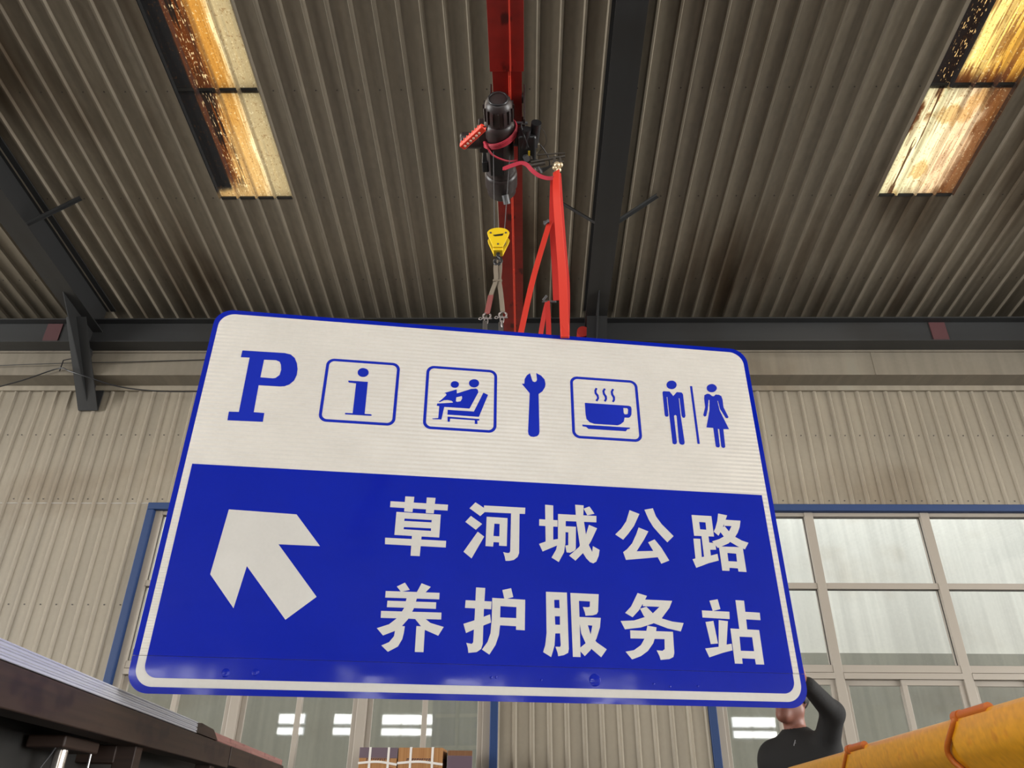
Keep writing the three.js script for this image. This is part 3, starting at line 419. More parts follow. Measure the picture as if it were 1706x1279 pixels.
// ---------------------------------------------------------------- electric hoist under the beam
const M_HOIST = std({ color: new THREE.Color().setRGB(0.028, 0.020, 0.020), roughness: 0.38 });
const M_BLACK = std({ color: new THREE.Color().setRGB(0.012, 0.012, 0.014), roughness: 0.35 });
const M_GREY = std({ color: new THREE.Color().setRGB(0.09, 0.09, 0.095), roughness: 0.5, metalness: 0.3 });
const M_PINK = std({ color: new THREE.Color().setRGB(0.42, 0.022, 0.045), roughness: 0.5 });
let hoist;
{
  const o = thing('electric_hoist', 'dark electric wire rope hoist wound with red cable under the red beam', 'hoist', [-0.185, 5.85, -3.55]);
  const alongZ = (g) => { g.rotateX(-Math.PI / 2); return g; };        // lathe axis +y becomes -z
  part(o, 'motor_housing', alongZ(lathe([[0, 0], [0.055, 0.002], [0.082, 0.015], [0.095, 0.045], [0.098, 0.10], [0.098, 0.165], [0.088, 0.172], [0.088, 0.2]])), M_HOIST);
  part(o, 'motor_cowl', alongZ(lathe([[0.060, -0.003], [0.062, -0.006], [0.07, -0.004], [0.07, 0.004]])), M_BLACK);
  part(o, 'drum_housing', alongZ(lathe([[0.088, 0.19], [0.104, 0.2], [0.108, 0.23], [0.108, 0.30], [0.100, 0.305], [0.100, 0.62], [0.112, 0.63], [0.112, 0.66], [0.1, 0.665]])), M_HOIST);
  part(o, 'gearbox', alongZ(lathe([[0.1, 0.66], [0.118, 0.665], [0.122, 0.69], [0.122, 0.80], [0.11, 0.815], [0.11, 0.87], [0.085, 0.90], [0, 0.905]])), M_HOIST);
  const fins = []; for (let k = 0; k < 16; k++) { const a = k / 16 * Math.PI * 2; const g = box(-0.004, 0.004, 0.097, 0.108, -0.16, -0.05); g.rotateZ(a); fins.push(g); } part(o, 'cooling_fins', join(fins), M_HOIST);
  part(o, 'rope_slot', box(-0.07, 0.03, -0.112, -0.09, -0.60, -0.34), M_BLACK);
  for (const s of [-1, 1]) part(o, 'trolley_plate', rbox(0.055 + s * 0.122 - 0.006, 0.055 + s * 0.122 + 0.006, 0.05, 0.42, -0.58, -0.22, 0.004), M_HOIST);
  for (const s of [-1, 1]) for (const z of [-0.29, -0.51]) part(o, 'trolley_wheel', rod(V(0.055 + s * 0.06, 0.352, z), V(0.055 + s * 0.114, 0.352, z), 0.037, 18), M_GREY);
  for (const z of [-0.3, -0.5]) part(o, 'cross_bolt', rod(V(-0.09, 0.1, z), V(0.2, 0.1, z), 0.012), M_GREY);
  const tm = lathe([[0, 0], [0.045, 0.003], [0.058, 0.02], [0.058, 0.15], [0.045, 0.16], [0.045, 0.2]]); tm.rotateZ(-Math.PI / 2); tm.translate(-0.285, -0.005, -0.36); part(o, 'trolley_motor', tm, M_HOIST);
  part(o, 'motor_bracket', rbox(-0.15, -0.06, -0.05, 0.09, -0.44, -0.24, 0.01), M_HOIST);
  part(o, 'side_box', rbox(-0.135, -0.09, -0.05, 0.06, -0.63, -0.53, 0.008), M_BLACK);
  for (let k = 0; k < 7; k++) { // red control cable wound round the drum
    const pts = []; for (let i = 0; i <= 24; i++) { const a = i / 24 * Math.PI * 2; pts.push(V(Math.cos(a) * (0.119 + 0.004 * (k % 2)), Math.sin(a) * (0.119 + 0.004 * (k % 2)), -0.285 - k * 0.0105 + 0.05 * Math.cos(a + 0.4 * k * 0.2))); }
    part(o, 'cable_turn', tube(pts, 0.0065, 48, 6), M_PINK);
  }
  part(o, 'cable_tail', tube([V(-0.1, -0.085, -0.30), V(-0.055, -0.13, -0.37), V(0.02, -0.145, -0.41), V(0.08, -0.13, -0.44), V(0.125, -0.11, -0.45)], 0.007), M_PINK);
  part(o, 'limit_weight', rod(V(0.03, -0.13, -0.78), V(0.045, -0.175, -0.83), 0.026, 14), M_GREY);
  for (const [x, z] of [[-0.055, -0.36], [0.09, -0.42]]) part(o, 'wire_rope', rod(V(x * 0.8, -0.095, z), V(x * 0.45 + 0.003, -0.83, -0.40), 0.0028, 6), M_GREY);
  part(o, 'limit_rope', rod(V(0.04, -0.15, -0.79), V(0.09, 0.0, -0.6), 0.002, 6), M_GREY);
  hoist = o;
}
const assembly = (name, label, x, y, z) => { const g = new THREE.Group(); g.name = name; g.userData.label = label; g.position.set(x, y, z).sub(hoist.position); hoist.add(g); return g; };
{
  const o = assembly('switch_box', 'black switch box with loose wires', 0.02, 5.80, -3.9);
  part(o, 'housing', rbox(-0.075, 0.055, -0.05, 0.07, -0.15, 0.10, 0.02, 3), M_BLACK);
  part(o, 'contactor', rod(V(0.035, 0.0, -0.02), V(0.055, 0.02, 0.17), 0.036, 18), M_BLACK); part(o, 'contactor', rod(V(-0.03, -0.03, 0.0), V(-0.01, -0.02, 0.15), 0.03, 18), M_BLACK);
  part(o, 'cable_gland', rod(V(-0.02, -0.045, -0.08), V(-0.01, -0.09, -0.06), 0.022, 14), M_GREY);
  part(o, 'yellow_label', box(-0.002, 0.012, -0.0535, -0.0505, -0.075, -0.02), std({ color: new THREE.Color().setRGB(0.75, 0.52, 0.02), roughness: 0.5 }));
  part(o, 'metal_tag', rbox(0.055, 0.078, -0.02, 0.0, -0.06, 0.01, 0.003), std({ color: new THREE.Color().setRGB(0.5, 0.46, 0.36), roughness: 0.3, metalness: 0.7 }));
  part(o, 'wire_loop', tube([V(0.05, 0.01, 0.02), V(0.1, -0.02, -0.02), V(0.145, -0.04, -0.10), V(0.15, -0.05, -0.17), V(0.10, -0.05, -0.20), V(0.05, -0.04, -0.17)], 0.0045), M_BLACK);
  part(o, 'wire_loop', tube([V(0.03, 0.04, 0.12), V(0.10, 0.03, 0.10), V(0.125, 0.0, 0.0), V(0.07, -0.03, -0.06)], 0.0018), M_BLACK);
  part(o, 'wire_loop', tube([V(-0.03, 0.04, 0.14), V(-0.05, 0.0, 0.17), V(-0.03, -0.05, 0.12), V(0.0, -0.06, 0.02)], 0.004), M_BLACK);
  part(o, 'hanger_strap', rbox(-0.1, -0.06, 0.04, 0.10, -0.05, 0.05, 0.004), M_HOIST);
  part(o, 'wire_bunch', join([0, 1, 2, 3, 4].map((k) => tube([V(0.02 + 0.01 * k, -0.03, -0.12), V(0.05 + 0.008 * k, -0.06 - 0.008 * k, -0.17), V(0.10, -0.055, -0.185 - 0.01 * k), V(0.17, -0.06, -0.155)], 0.005))), M_GREY);
}
{
  const o = assembly('sling_arm', 'thin bracket arm with a pale brass knot', 0.02, 5.72, -3.95);
  const s = std({ color: new THREE.Color().setRGB(0.07, 0.06, 0.05), roughness: 0.5, metalness: 0.4 });
  part(o, 'arm_bar', join([rod(V(0.02, -0.01, -0.04), V(0.26, -0.005, 0.01), 0.010), rod(V(0.06, 0.02, 0.0), V(0.26, 0.005, 0.03), 0.006), rod(V(0.0, -0.03, -0.06), V(0.12, -0.02, -0.04), 0.016)]), s);
  part(o, 'stay_bar', rod(V(0.02, 0.0, -0.03), V(0.0, 0.09, -0.02), 0.012), s);
  part(o, 'shackle', join([rod(V(0.17, -0.05, 0), V(0.25, -0.05, 0), 0.009), rod(V(0.185, 0.0, 0), V(0.185, -0.09, 0), 0.009), rod(V(0.225, 0, 0), V(0.225, -0.09, 0), 0.009)]), s);
  const gold = std({ color: new THREE.Color().setRGB(0.60, 0.47, 0.30), roughness: 0.35, metalness: 0.5 }), k = [];
  for (const [x, y, z, r] of [[0.2, -0.1, 0.02, 0.024], [0.225, -0.09, 0.01, 0.02], [0.185, -0.118, 0.01, 0.018], [0.212, -0.128, 0.0, 0.02], [0.2, -0.15, 0, 0.015]]) { const g = new THREE.IcosahedronGeometry(r, 1); g.translate(x, y, z); k.push(metric(g)); }
  part(o, 'brass_knot', join(k), gold, 'pale brass coloured knot');
}
{
  const o = thing('pendant_control', 'bright red push-button pendant slung against the hoist', 'remote control', [-0.362, 5.70, -3.745]);
  const m = std({ color: new THREE.Color().setRGB(0.72, 0.045, 0.02), roughness: 0.4 }), d = V(0.17, 0, 0.185).normalize(), w = V(d.z, 0, -d.x), q = new THREE.Quaternion().setFromRotationMatrix(new THREE.Matrix4().makeBasis(d, w.clone().cross(d), w.clone()));
  o.quaternion.copy(q);
  part(o, 'case', rbox(-0.122, 0.122, -0.02, 0.02, -0.026, 0.026, 0.012, 3), m);
  part(o, 'grip_ribs', join([-0.1, -0.07, -0.04, -0.01, 0.02, 0.05, 0.08].map((x) => rbox(x, x + 0.008, -0.023, 0.0, -0.029, 0.029, 0.002))), m);
  const wm = std({ color: new THREE.Color().setRGB(0.75, 0.55, 0.45), roughness: 0.4 });
  for (let k = 0; k < 6; k++) for (const y of [-1, 1]) part(o, 'button', rod(V(-0.085 + k * 0.031, y * 0.019, 0), V(-0.085 + k * 0.031, y * 0.025, 0), 0.0085, 12), wm);
  part(o, 'hanging_cord', tube([V(0.118, 0.0, 0), V(0.15, 0.02, 0.0), V(0.16, 0.07, -0.01)], 0.006, 16), M_BLACK);
}
// ---------------------------------------------------------------- hook block, grey sling pair, red slings
const M_YEL = std({ color: new THREE.Color().setRGB(0.75, 0.50, 0.010), roughness: 0.42 });
{
  const o = thing('hook_block', 'yellow pulley hook block hanging on two wire ropes', 'hook block', [-0.18, 4.93, -3.95]);
  const cheek = new THREE.Shape(); cheek.moveTo(-0.07, 0.055); cheek.quadraticCurveTo(-0.06, 0.09, 0, 0.093); cheek.quadraticCurveTo(0.06, 0.09, 0.07, 0.055); cheek.lineTo(0.064, 0.03); cheek.lineTo(0.028, -0.065); cheek.lineTo(-0.028, -0.065); cheek.lineTo(-0.064, 0.03); cheek.closePath();
  for (const z of [-0.045, 0.033]) { const g = extrude(cheek, 0.010, 0.003); g.translate(0, 0, z); part(o, 'cheek_plate', g, M_YEL); }
  part(o, 'sheave', join([rod(V(0, 0.03, -0.026), V(0, 0.03, 0.026), 0.05, 22)]), M_GREY);
  const lb = new THREE.Shape([[-0.036, 0.0], [0.036, 0.012], [0.028, -0.006], [-0.022, -0.012]].map((p) => new THREE.Vector2(...p))); const lg = extrude(lb, 0.001); lg.translate(0, 0.032, 0.0465); part(o, 'dark_label', lg, M_BLACK);
  for (const [x, y] of [[-0.05, 0.05], [0.05, 0.05], [0, -0.045]]) part(o, 'bolt', rod(V(x, y, 0.044), V(x, y, 0.05), 0.0065), M_GREY);
  part(o, 'lower_yoke', rbox(-0.032, 0.032, -0.085, -0.05, -0.034, 0.034, 0.006), M_YEL);
  part(o, 'hook', join([rod(V(0, -0.085, 0), V(0, -0.115, 0), 0.013), tube([V(0, -0.11, 0), V(0.018, -0.13, 0), V(0.022, -0.155, 0), V(0.008, -0.178, 0), V(-0.014, -0.176, 0), V(-0.022, -0.155, 0), V(-0.018, -0.14, 0)], 0.0105, 30)]), M_BLACK);
}
const webGrey = std({ color: new THREE.Color().setRGB(0.17, 0.135, 0.10), roughness: 0.85 }), webRust = std({ color: new THREE.Color().setRGB(0.20, 0.045, 0.04), roughness: 0.85 }), M_SHACK = std({ color: new THREE.Color().setRGB(0.34, 0.30, 0.29), roughness: 0.35, metalness: 0.7 });
{
  const o = thing('grey_sling', 'worn grey two-leg webbing sling with shackles below the yellow block', 'sling', [-0.18, 4.775, -3.95]);
  const legs = [[-0.062, -0.405, -0.01], [0.038, -0.412, 0.012]];
  legs.forEach(([x, y, z], i) => {
    const L = part(o, 'sling_leg', ribbon([V((i - 0.5) * 0.024, 0.012, 0), V((i - 0.5) * 0.026, -0.06, 0.002), V((i - 0.5) * 0.02, -0.15, 0.004), V(x * 0.6, y * 0.62, z * 0.5), V(x, y, z)], 0.030, 0.006, (t) => V(1, 0, 0.3 + t * 0.2)), webGrey);
    if (!i) part(L, 'red_sleeve', ribbon([V(x * 0.62 - 0.002, y * 0.66, z * 0.5 + 0.002), V(x, y - 0.004, z + 0.002)], 0.034, 0.010, V(1, 0, 0.4), 8), webRust);
    const s = part(o, 'shackle', join([tube([V(x - 0.018, y - 0.035, z), V(x - 0.022, y - 0.008, z), V(x, y + 0.006, z), V(x + 0.022, y - 0.008, z), V(x + 0.018, y - 0.035, z)], 0.006, 20), rod(V(x - 0.034, y - 0.036, z), V(x + 0.03, y - 0.036, z), 0.006)]), M_SHACK);
    part(s, 'pin_eye', new THREE.TorusGeometry(0.009, 0.003, 6, 12).translate(x - 0.040, y - 0.036, z), M_SHACK);
    part(o, 'chain_link', join([0, 1].map((k) => { const g = new THREE.TorusGeometry(0.014, 0.0045, 8, 16); g.scale(0.8, 1.7, 1); if (k) g.rotateY(1.3); g.translate(x - 0.004, y - 0.052 - k * 0.034, z); return g; })), M_SHACK);
  });
  part(o, 'ring', new THREE.TorusGeometry(0.016, 0.006, 8, 20).translate(0, 0.006, 0), M_BLACK);
  part(o, 'keeper_band', rbox(-0.03, 0.03, -0.165, -0.15, -0.004, 0.012, 0.004), webGrey);
}
const webTex = texture(64, 64, (u, v) => { const k = 0.85 + 0.15 * Math.sin(u * 50) * Math.sin(v * 50); return [k, k, k]; });
const M_WEB = std({ color: new THREE.Color().setRGB(0.56, 0.024, 0.009), roughness: 0.6 }), M_WEBD = std({ color: new THREE.Color().setRGB(0.46, 0.016, 0.010), roughness: 0.6 });
{
  const o = thing('red_loop_sling', 'wide bright red loop sling hooked over the top edge of the sign', 'sling', [0.215, 5.56, -3.93]);
  part(o, 'front_web', ribbon([V(0, 0, 0), V(-0.006, -0.2, 0.03), V(0.004, -0.6, 0.055), V(0.018, -1.0, 0.055), V(0.020, -1.3, 0.042), V(0.024, -1.392, 0.035)], 0.052, 0.006, (t) => V(1, 0, 0.75 - 0.6 * t)), M_WEB);
  part(o, 'rear_web', ribbon([V(0.01, 0, -0.012), V(0.018, -0.3, -0.012), V(0.03, -0.7, -0.006), V(0.040, -1.0, 0.012), V(0.030, -1.3, 0.021), V(0.026, -1.392, 0.022)], 0.05, 0.006, (t) => V(1, 0, -0.5 + 0.3 * t)), M_WEBD);
  part(o, 'stitched_end', rbox(-0.004, 0.05, -1.408, -1.31, 0.019, 0.041, 0.006), M_WEB);
}
{
  const o = thing('red_buckle_sling', 'red sling behind the loop sling ending in a buckle and two straps', 'sling', [0.20, 5.55, -3.985]);
  part(o, 'upper_web', ribbon([V(-0.005, 0, 0), V(-0.018, -0.4, 0), V(-0.008, -0.8, -0.002), V(-0.004, -1.06, 0)], 0.042, 0.005, V(1, 0, 0.1)), M_WEBD);
  part(o, 'buckle', join([rbox(-0.085, -0.005, -1.078, -1.064, -0.008, 0.008, 0.003), rod(V(-0.09, -1.06, 0), V(-0.065, -1.03, 0.01), 0.008), rod(V(-0.095, -1.072, 0), V(-0.01, -1.072, 0), 0.006)]), M_GREY);
  part(o, 'lower_strap', ribbon([V(-0.062, -1.07, 0), V(-0.085, -1.18, 0), V(-0.115, -1.38, 0.01)], 0.03, 0.004, V(1, 0, 0.3), 14), M_WEBD);
  part(o, 'lower_strap', ribbon([V(-0.062, -1.07, 0.006), V(-0.058, -1.2, 0.006), V(-0.058, -1.38, 0.01)], 0.032, 0.004, V(1, 0, 0.1), 14), M_WEBD);
}
{
  const o = thing('red_slant_strap', 'narrow red strap slanting down left from a metal buckle', 'strap', [0.165, 5.13, -3.965]);
  part(o, 'web', ribbon([V(0.0, 0.0, 0), V(-0.03, -0.12, 0.002), V(-0.12, -0.5, 0.003), V(-0.20, -0.93, 0.0)], 0.036, 0.005, V(1, 0.2, 0.1)), M_WEB);
  part(o, 'buckle', join([rod(V(-0.04, -0.03, 0.008), V(-0.01, 0.0, 0.012), 0.010), rbox(-0.045, -0.005, -0.02, -0.006, 0.004, 0.016, 0.003)]), M_GREY);
}
{
  const o = thing('red_slack_strap', 'slack red strap drooping between the hoist and the sling knot', 'strap', [-0.155, 5.60, -3.945]);
  part(o, 'web', ribbon([V(0, 0, 0.0), V(0.07, 0.032, 0.004), V(0.128, 0.052, 0.004), V(0.165, 0.03, 0.006), V(0.20, -0.025, 0.008), V(0.25, -0.078, 0.01), V(0.31, -0.105, 0.012), V(0.37, -0.098, 0.01)], 0.030, 0.004, (t) => V(-0.35 + 0.5 * t, 1, 0.2), 50), M_PINK);
  part(o, 'stitched_tip', rbox(-0.006, 0.012, -0.014, 0.016, -0.004, 0.004, 0.002), M_PINK);
}
// ---------------------------------------------------------------- yellow crane boom on a flatbed, lower right
const yelTex = texture(256, 256, (u, v) => { const wear = sstep(0.62, 0.74, fbm(u, v, 12, 9, 5)); return mixc([1, 0.98, 0.92], [0.72, 0.46, 0.22], 0.22 * wear).map((x) => x * (0.9 + 0.12 * fbm(u, v, 40, 40, 2))); }, true, [2, 2]);
const M_BOOM = phys({ color: new THREE.Color().setRGB(0.80, 0.37, 0.010), map: yelTex, roughness: 0.38, clearcoat: 0.3, clearcoatRoughness: 0.2 });
const M_ORANGE = std({ color: new THREE.Color().setRGB(0.52, 0.13, 0.012), roughness: 0.5 });
{
  const o = thing('crane_boom', 'yellow telescopic crane boom with orange collars at the lower right', 'crane', [1.205, 0, -4.08]); o.rotation.y = -0.0695;
  const ring = (s, cx = 0.14, cy = 1.755) => { // rounded section outline, s scales it about its middle-top-left
    const P = [[0, 1.845], [0, 1.765], [0.085, 1.655], [0.20, 1.655], [0.285, 1.765], [0.285, 1.845]].map(([x, y]) => new THREE.Vector2(s + x * (1 - s * 3.5), 1.845 - s * 0.25 - (1.845 - y) * (1 - s * 3))), out = [];
    P.forEach((p, i) => { const a = P[(i + 5) % 6], b = P[(i + 1) % 6], r = 0.024, pa = a.clone().sub(p).setLength(r).add(p), pb = b.clone().sub(p).setLength(r).add(p); for (let k = 0; k <= 6; k++) { const t = k / 6; out.push(pa.clone().multiplyScalar((1 - t) * (1 - t)).addScaledVector(p, 2 * t * (1 - t)).addScaledVector(pb, t * t)); } });
    return out;
  };
  const section = (s, z0, z1) => { const g = extrude(new THREE.Shape(ring(s)), z1 - z0); g.translate(0, 0, z0); return toCreasedNormals(metric(g), 0.5); };
  part(o, 'outer_section', section(0, 1.95, 5.2), M_BOOM); part(o, 'middle_section', section(0.007, 0.98, 2.0), M_BOOM); part(o, 'inner_section', section(0.014, 0.05, 1.1), M_BOOM);
  const collar = (s, z, r) => { const pts = ring(s).map((p) => V(p.x + (p.x < 0.14 ? -0.002 : 0.002), p.y - 0.002, z + 0.10 * sstep(1.76, 1.85, p.y) + 0.05 * sstep(1.74, 1.65, p.y))); const g = new THREE.TubeGeometry(new THREE.CatmullRomCurve3(pts, true, 'catmullrom', 0.2), 90, r, 6, true); return g; };
  part(o, 'collar', collar(0, 1.90, 0.0075), M_ORANGE); part(o, 'collar', collar(0.007, 0.96, 0.0075), M_ORANGE);
  for (const [z, y] of [[2.0, 1.842], [1.08, 1.839]]) { const p = part(o, 'guide_pin', rod(V(0.012, y, z), V(0.012, y, z + 0.16), 0.012, 14), M_ORANGE); part(p, 'pin_head', rod(V(0.012, y - 0.002, z - 0.022), V(0.012, y - 0.002, z + 0.008), 0.016, 12), M_ORANGE); }
  part(o, 'boom_head', rbox(0.05, 0.22, 1.70, 1.83, -0.03, 0.06, 0.02, 3), M_BOOM);
  part(o, 'crane_column', join([rod(V(0.14, 0.6, 4.7), V(0.14, 1.66, 4.7), 0.12, 20), rbox(-0.02, 0.3, 0.6, 0.78, 4.5, 4.9, 0.02)]), M_BOOM);
}
const M_DARK = std({ color: new THREE.Color().setRGB(0.02, 0.019, 0.018), roughness: 0.55 });
{
  const o = thing('truck_flatbed', 'low steel flatbed under the crane boom and the worker', 'truck', [1.9, 0, -2.6]);
  part(o, 'deck', rbox(-0.95, 0.85, 0.5, 0.6, -3.2, 3.4, 0.01), M_GREY);
  for (const s of [-1, 1]) part(o, 'side_rail', rbox(s * 0.9 - 0.05 - (s > 0 ? 0.05 : 0), s * 0.9 + (s > 0 ? 0 : 0.05) - 0.02, 0.42, 0.52, -3.2, 3.4, 0.01), M_DARK);
  for (const z of [-2.4, 2.4]) for (const x of [-0.7, 0.6]) { const w = part(o, 'wheel', rod(V(x - 0.1, 0.25, z), V(x + 0.1, 0.25, z), 0.25, 28), M_DARK); part(w, 'hub', rod(V(x - 0.11, 0.25, z), V(x + 0.11, 0.25, z), 0.11, 18), M_GREY); }
}
// ---------------------------------------------------------------- worker behind the sign
function smin(a, b, k) { const h = Math.max(k - Math.abs(a - b), 0) / k; return Math.min(a, b) - h * h * k * 0.25; }
function capsule(p, a, b, r1, r2) { const ax = b.x - a.x, ay = b.y - a.y, az = b.z - a.z, px = p.x - a.x, py = p.y - a.y, pz = p.z - a.z; let t = (px * ax + py * ay + pz * az) / (ax * ax + ay * ay + az * az); t = t < 0 ? 0 : t > 1 ? 1 : t; const dx = px - ax * t, dy = py - ay * t, dz = pz - az * t; return Math.sqrt(dx * dx + dy * dy + dz * dz) - (r1 + (r2 - r1) * t); }
function surface(center, size, res, sdf) {
  const mc = new MarchingCubes(res, new THREE.MeshStandardMaterial(), false, false, 400000); mc.isolation = 0; const h = res / 2, p = V();
  for (let z = 0; z < res; z++) for (let y = 0; y < res; y++) for (let x = 0; x < res; x++) { p.set(center.x + (x - h) / h * size / 2, center.y + (y - h) / h * size / 2, center.z + (z - h) / h * size / 2); mc.field[x + y * res + z * res * res] = -sdf(p); }
  mc.update(); const n = mc.count, pos = mc.positionArray.slice(0, n * 3);
  for (let i = 0; i < n; i++) { pos[3 * i] = center.x + pos[3 * i] * size / 2; pos[3 * i + 1] = center.y + pos[3 * i + 1] * size / 2; pos[3 * i + 2] = center.z + pos[3 * i + 2] * size / 2; }
  let g = new THREE.BufferGeometry(); g.setAttribute('position', new THREE.BufferAttribute(new Float32Array(pos), 3)); g = mergeVertices(g, 1e-5); g.computeVertexNormals();
  const q = g.toNonIndexed(); q.setAttribute('uv', new THREE.BufferAttribute(new Float32Array(q.attributes.position.count * 2), 2)); return q;
}
{
  const B = V(1.47, 0.6, -4.62), P = (x, y, z) => V(x, y, z).sub(B);
  const o = thing('person', 'worker in a black long-sleeved top reaching up behind the sign', 'person', B.toArray());
  const skin = std({ color: new THREE.Color().setRGB(0.27, 0.105, 0.072), roughness: 0.5 }), cloth = std({ color: new THREE.Color().setRGB(0.011, 0.010, 0.010), roughness: 0.85 }), pants = std({ color: new THREE.Color().setRGB(0.03, 0.032, 0.04), roughness: 0.9 });
  const side = V(0.74, 0, 0.67), f = V(-0.67, 0.22, 0.71).normalize(), up = V(0.10, 0.97, 0.10).normalize(), ctr = P(1.47, 0, -4.62); ctr.y = 0;
  const at = (s, y, d = 0) => V(ctr.x + side.x * s - 0.67 * d, y, ctr.z + side.z * s + 0.74 * d);
  const neck = P(1.478, 2.015, -4.61), shL = P(1.585, 1.95, -4.52), shR = P(1.372, 1.93, -4.70), elL = P(1.592, 2.115, -4.335), wrL = P(1.440, 2.225, -4.19), elR = P(1.33, 1.66, -4.78), wrR = P(1.27, 1.45, -4.66), head = P(1.462, 2.205, -4.60);
  const hipL = at(0.09, 0.90), hipR = at(-0.09, 0.90), knL = at(0.10, 0.50, 0.03), knR = at(-0.11, 0.50, 0.0), anL = at(0.11, 0.09), anR = at(-0.13, 0.09, -0.06);
  const torso = (p, e) => { let d = capsule(p, at(0.07, 0.98), at(0.085, 1.26), 0.105 + e, 0.115 + e); d = smin(d, capsule(p, at(-0.07, 0.98), at(-0.085, 1.26), 0.105 + e, 0.115 + e), 0.1); d = smin(d, capsule(p, shR, shL, 0.062 + e, 0.062 + e), 0.10); return smin(d, capsule(p, at(0, 1.25), neck, 0.10 + e, 0.066 + e), 0.08); };
  const legs = (p, e) => { let d = Math.min(smin(capsule(p, hipL, knL, 0.09 + e, 0.058 + e), capsule(p, knL, anL, 0.058 + e, 0.042 + e), 0.04), smin(capsule(p, hipR, knR, 0.09 + e, 0.058 + e), capsule(p, knR, anR, 0.058 + e, 0.042 + e), 0.04)); return smin(d, capsule(p, hipL, hipR, 0.10 + e, 0.10 + e), 0.06); };
  const arms = (p, e) => { const l = smin(capsule(p, shL, elL, 0.058 + e, 0.046 + e), capsule(p, elL, wrL, 0.046 + e, 0.031 + e), 0.03), r = smin(capsule(p, shR, elR, 0.056 + e, 0.045 + e), capsule(p, elR, wrR, 0.044 + e, 0.031 + e), 0.03); return Math.min(l, r); };
  const chin = head.clone().addScaledVector(f, 0.072).addScaledVector(up, -0.095), rightEar = V(-side.x, 0, -side.z);
  const headF = (p) => {
    let d = capsule(p, head.clone().addScaledVector(up, 0.03).addScaledVector(f, -0.02), head.clone().addScaledVector(up, 0.03).addScaledVector(f, 0.012), 0.086, 0.082);
    d = smin(d, capsule(p, head.clone().addScaledVector(f, 0.05).addScaledVector(up, 0.02), chin, 0.052, 0.030), 0.05);
    d = smin(d, capsule(p, head.clone().addScaledVector(side, 0.05).addScaledVector(up, -0.055).addScaledVector(f, 0.0), chin, 0.026, 0.022), 0.035); d = smin(d, capsule(p, head.clone().addScaledVector(side, -0.05).addScaledVector(up, -0.055), chin, 0.026, 0.022), 0.035);
    d = smin(d, capsule(p, head.clone().addScaledVector(f, 0.095).addScaledVector(up, 0.02), head.clone().addScaledVector(f, 0.112).addScaledVector(up, -0.022), 0.008, 0.014), 0.02);
    d = smin(d, capsule(p, head.clone().addScaledVector(f, 0.096).addScaledVector(up, -0.052).addScaledVector(side, 0.018), head.clone().addScaledVector(f, 0.096).addScaledVector(up, -0.052).addScaledVector(side, -0.018), 0.008, 0.008), 0.012);
    for (const s of [-1, 1]) { const e = head.clone().addScaledVector(side, s * 0.082).addScaledVector(f, -0.012); d = smin(d, capsule(p, e.clone().addScaledVector(up, 0.028).addScaledVector(side, s * 0.008), e.clone().addScaledVector(up, -0.022), 0.013, 0.008), 0.012); d = Math.max(d, -(p.distanceTo(head.clone().addScaledVector(f, 0.098).addScaledVector(up, 0.022).addScaledVector(side, s * 0.033)) - 0.012)); }
    d = smin(d, capsule(p, head.clone().addScaledVector(up, -0.03).addScaledVector(f, -0.012), neck, 0.056, 0.060), 0.035);
    return d;
  };
  const bodyGeo = surface(V(0, 0.92, 0.08), 2.1, 112, (p) => { let d = smin(torso(p, 0), legs(p, 0), 0.06); d = smin(d, arms(p, 0), 0.04); return smin(d, capsule(p, neck, head, 0.055, 0.05), 0.03); });
  const headGeo = surface(head.clone().add(V(0, -0.02, 0)), 0.38, 96, headF);
  const hand = (wr, to, n) => { // palm with five bent fingers
    const d = to.clone().sub(wr).normalize(), w = d.clone().cross(n).normalize(), kn = wr.clone().addScaledVector(d, 0.085);
    const bones = [[wr, kn.clone().addScaledVector(w, 0.022), 0.024, 0.016], [wr, kn.clone().addScaledVector(w, -0.024), 0.024, 0.016], [wr, kn, 0.026, 0.018]], fing = [];
    [[0.032, 0.062], [0.011, 0.07], [-0.011, 0.066], [-0.031, 0.052]].forEach(([s, L]) => { const a = kn.clone().addScaledVector(w, s), b = a.clone().addScaledVector(d, L * 0.5).addScaledVector(n, 0.008), c = b.clone().addScaledVector(d, L * 0.4).addScaledVector(n, 0.022); fing.push([a, b, 0.0095, 0.009], [b, c, 0.009, 0.0075]); });
    const t0 = wr.clone().addScaledVector(w, 0.024).addScaledVector(d, 0.03), t1 = t0.clone().addScaledVector(w, 0.032).addScaledVector(d, 0.028).addScaledVector(n, 0.012), t2 = t1.clone().addScaledVector(d, 0.032).addScaledVector(n, 0.01); fing.push([t0, t1, 0.013, 0.011], [t1, t2, 0.0105, 0.0085]);
    return surface(wr.clone().addScaledVector(d, 0.07), 0.28, 84, (p) => { let v = 9; for (const b of bones) v = smin(v, capsule(p, ...b), 0.02); let u = 9; for (const b of fing) u = Math.min(u, capsule(p, ...b)); return smin(v, u, 0.008); });
  };
  part(o, 'body', join([bodyGeo, headGeo, hand(wrL, P(1.33, 2.29, -4.165), V(0.15, 0.1, 0.95).normalize()), hand(wrR, P(1.25, 1.36, -4.6), V(0.5, 0, -0.8).normalize())]), skin);
  const cuts = (p) => Math.max(smin(torso(p, 0.012), arms(p, 0.011), 0.045), -(p.distanceTo(head.clone().addScaledVector(up, -0.02)) - 0.135), 0.86 - p.y, 0.02 - Math.min(p.distanceTo(wrL), p.distanceTo(wrR)));
  const top = part(o, 'black_top', surface(V(0, 1.32, 0.08), 1.1, 110, cuts), cloth);
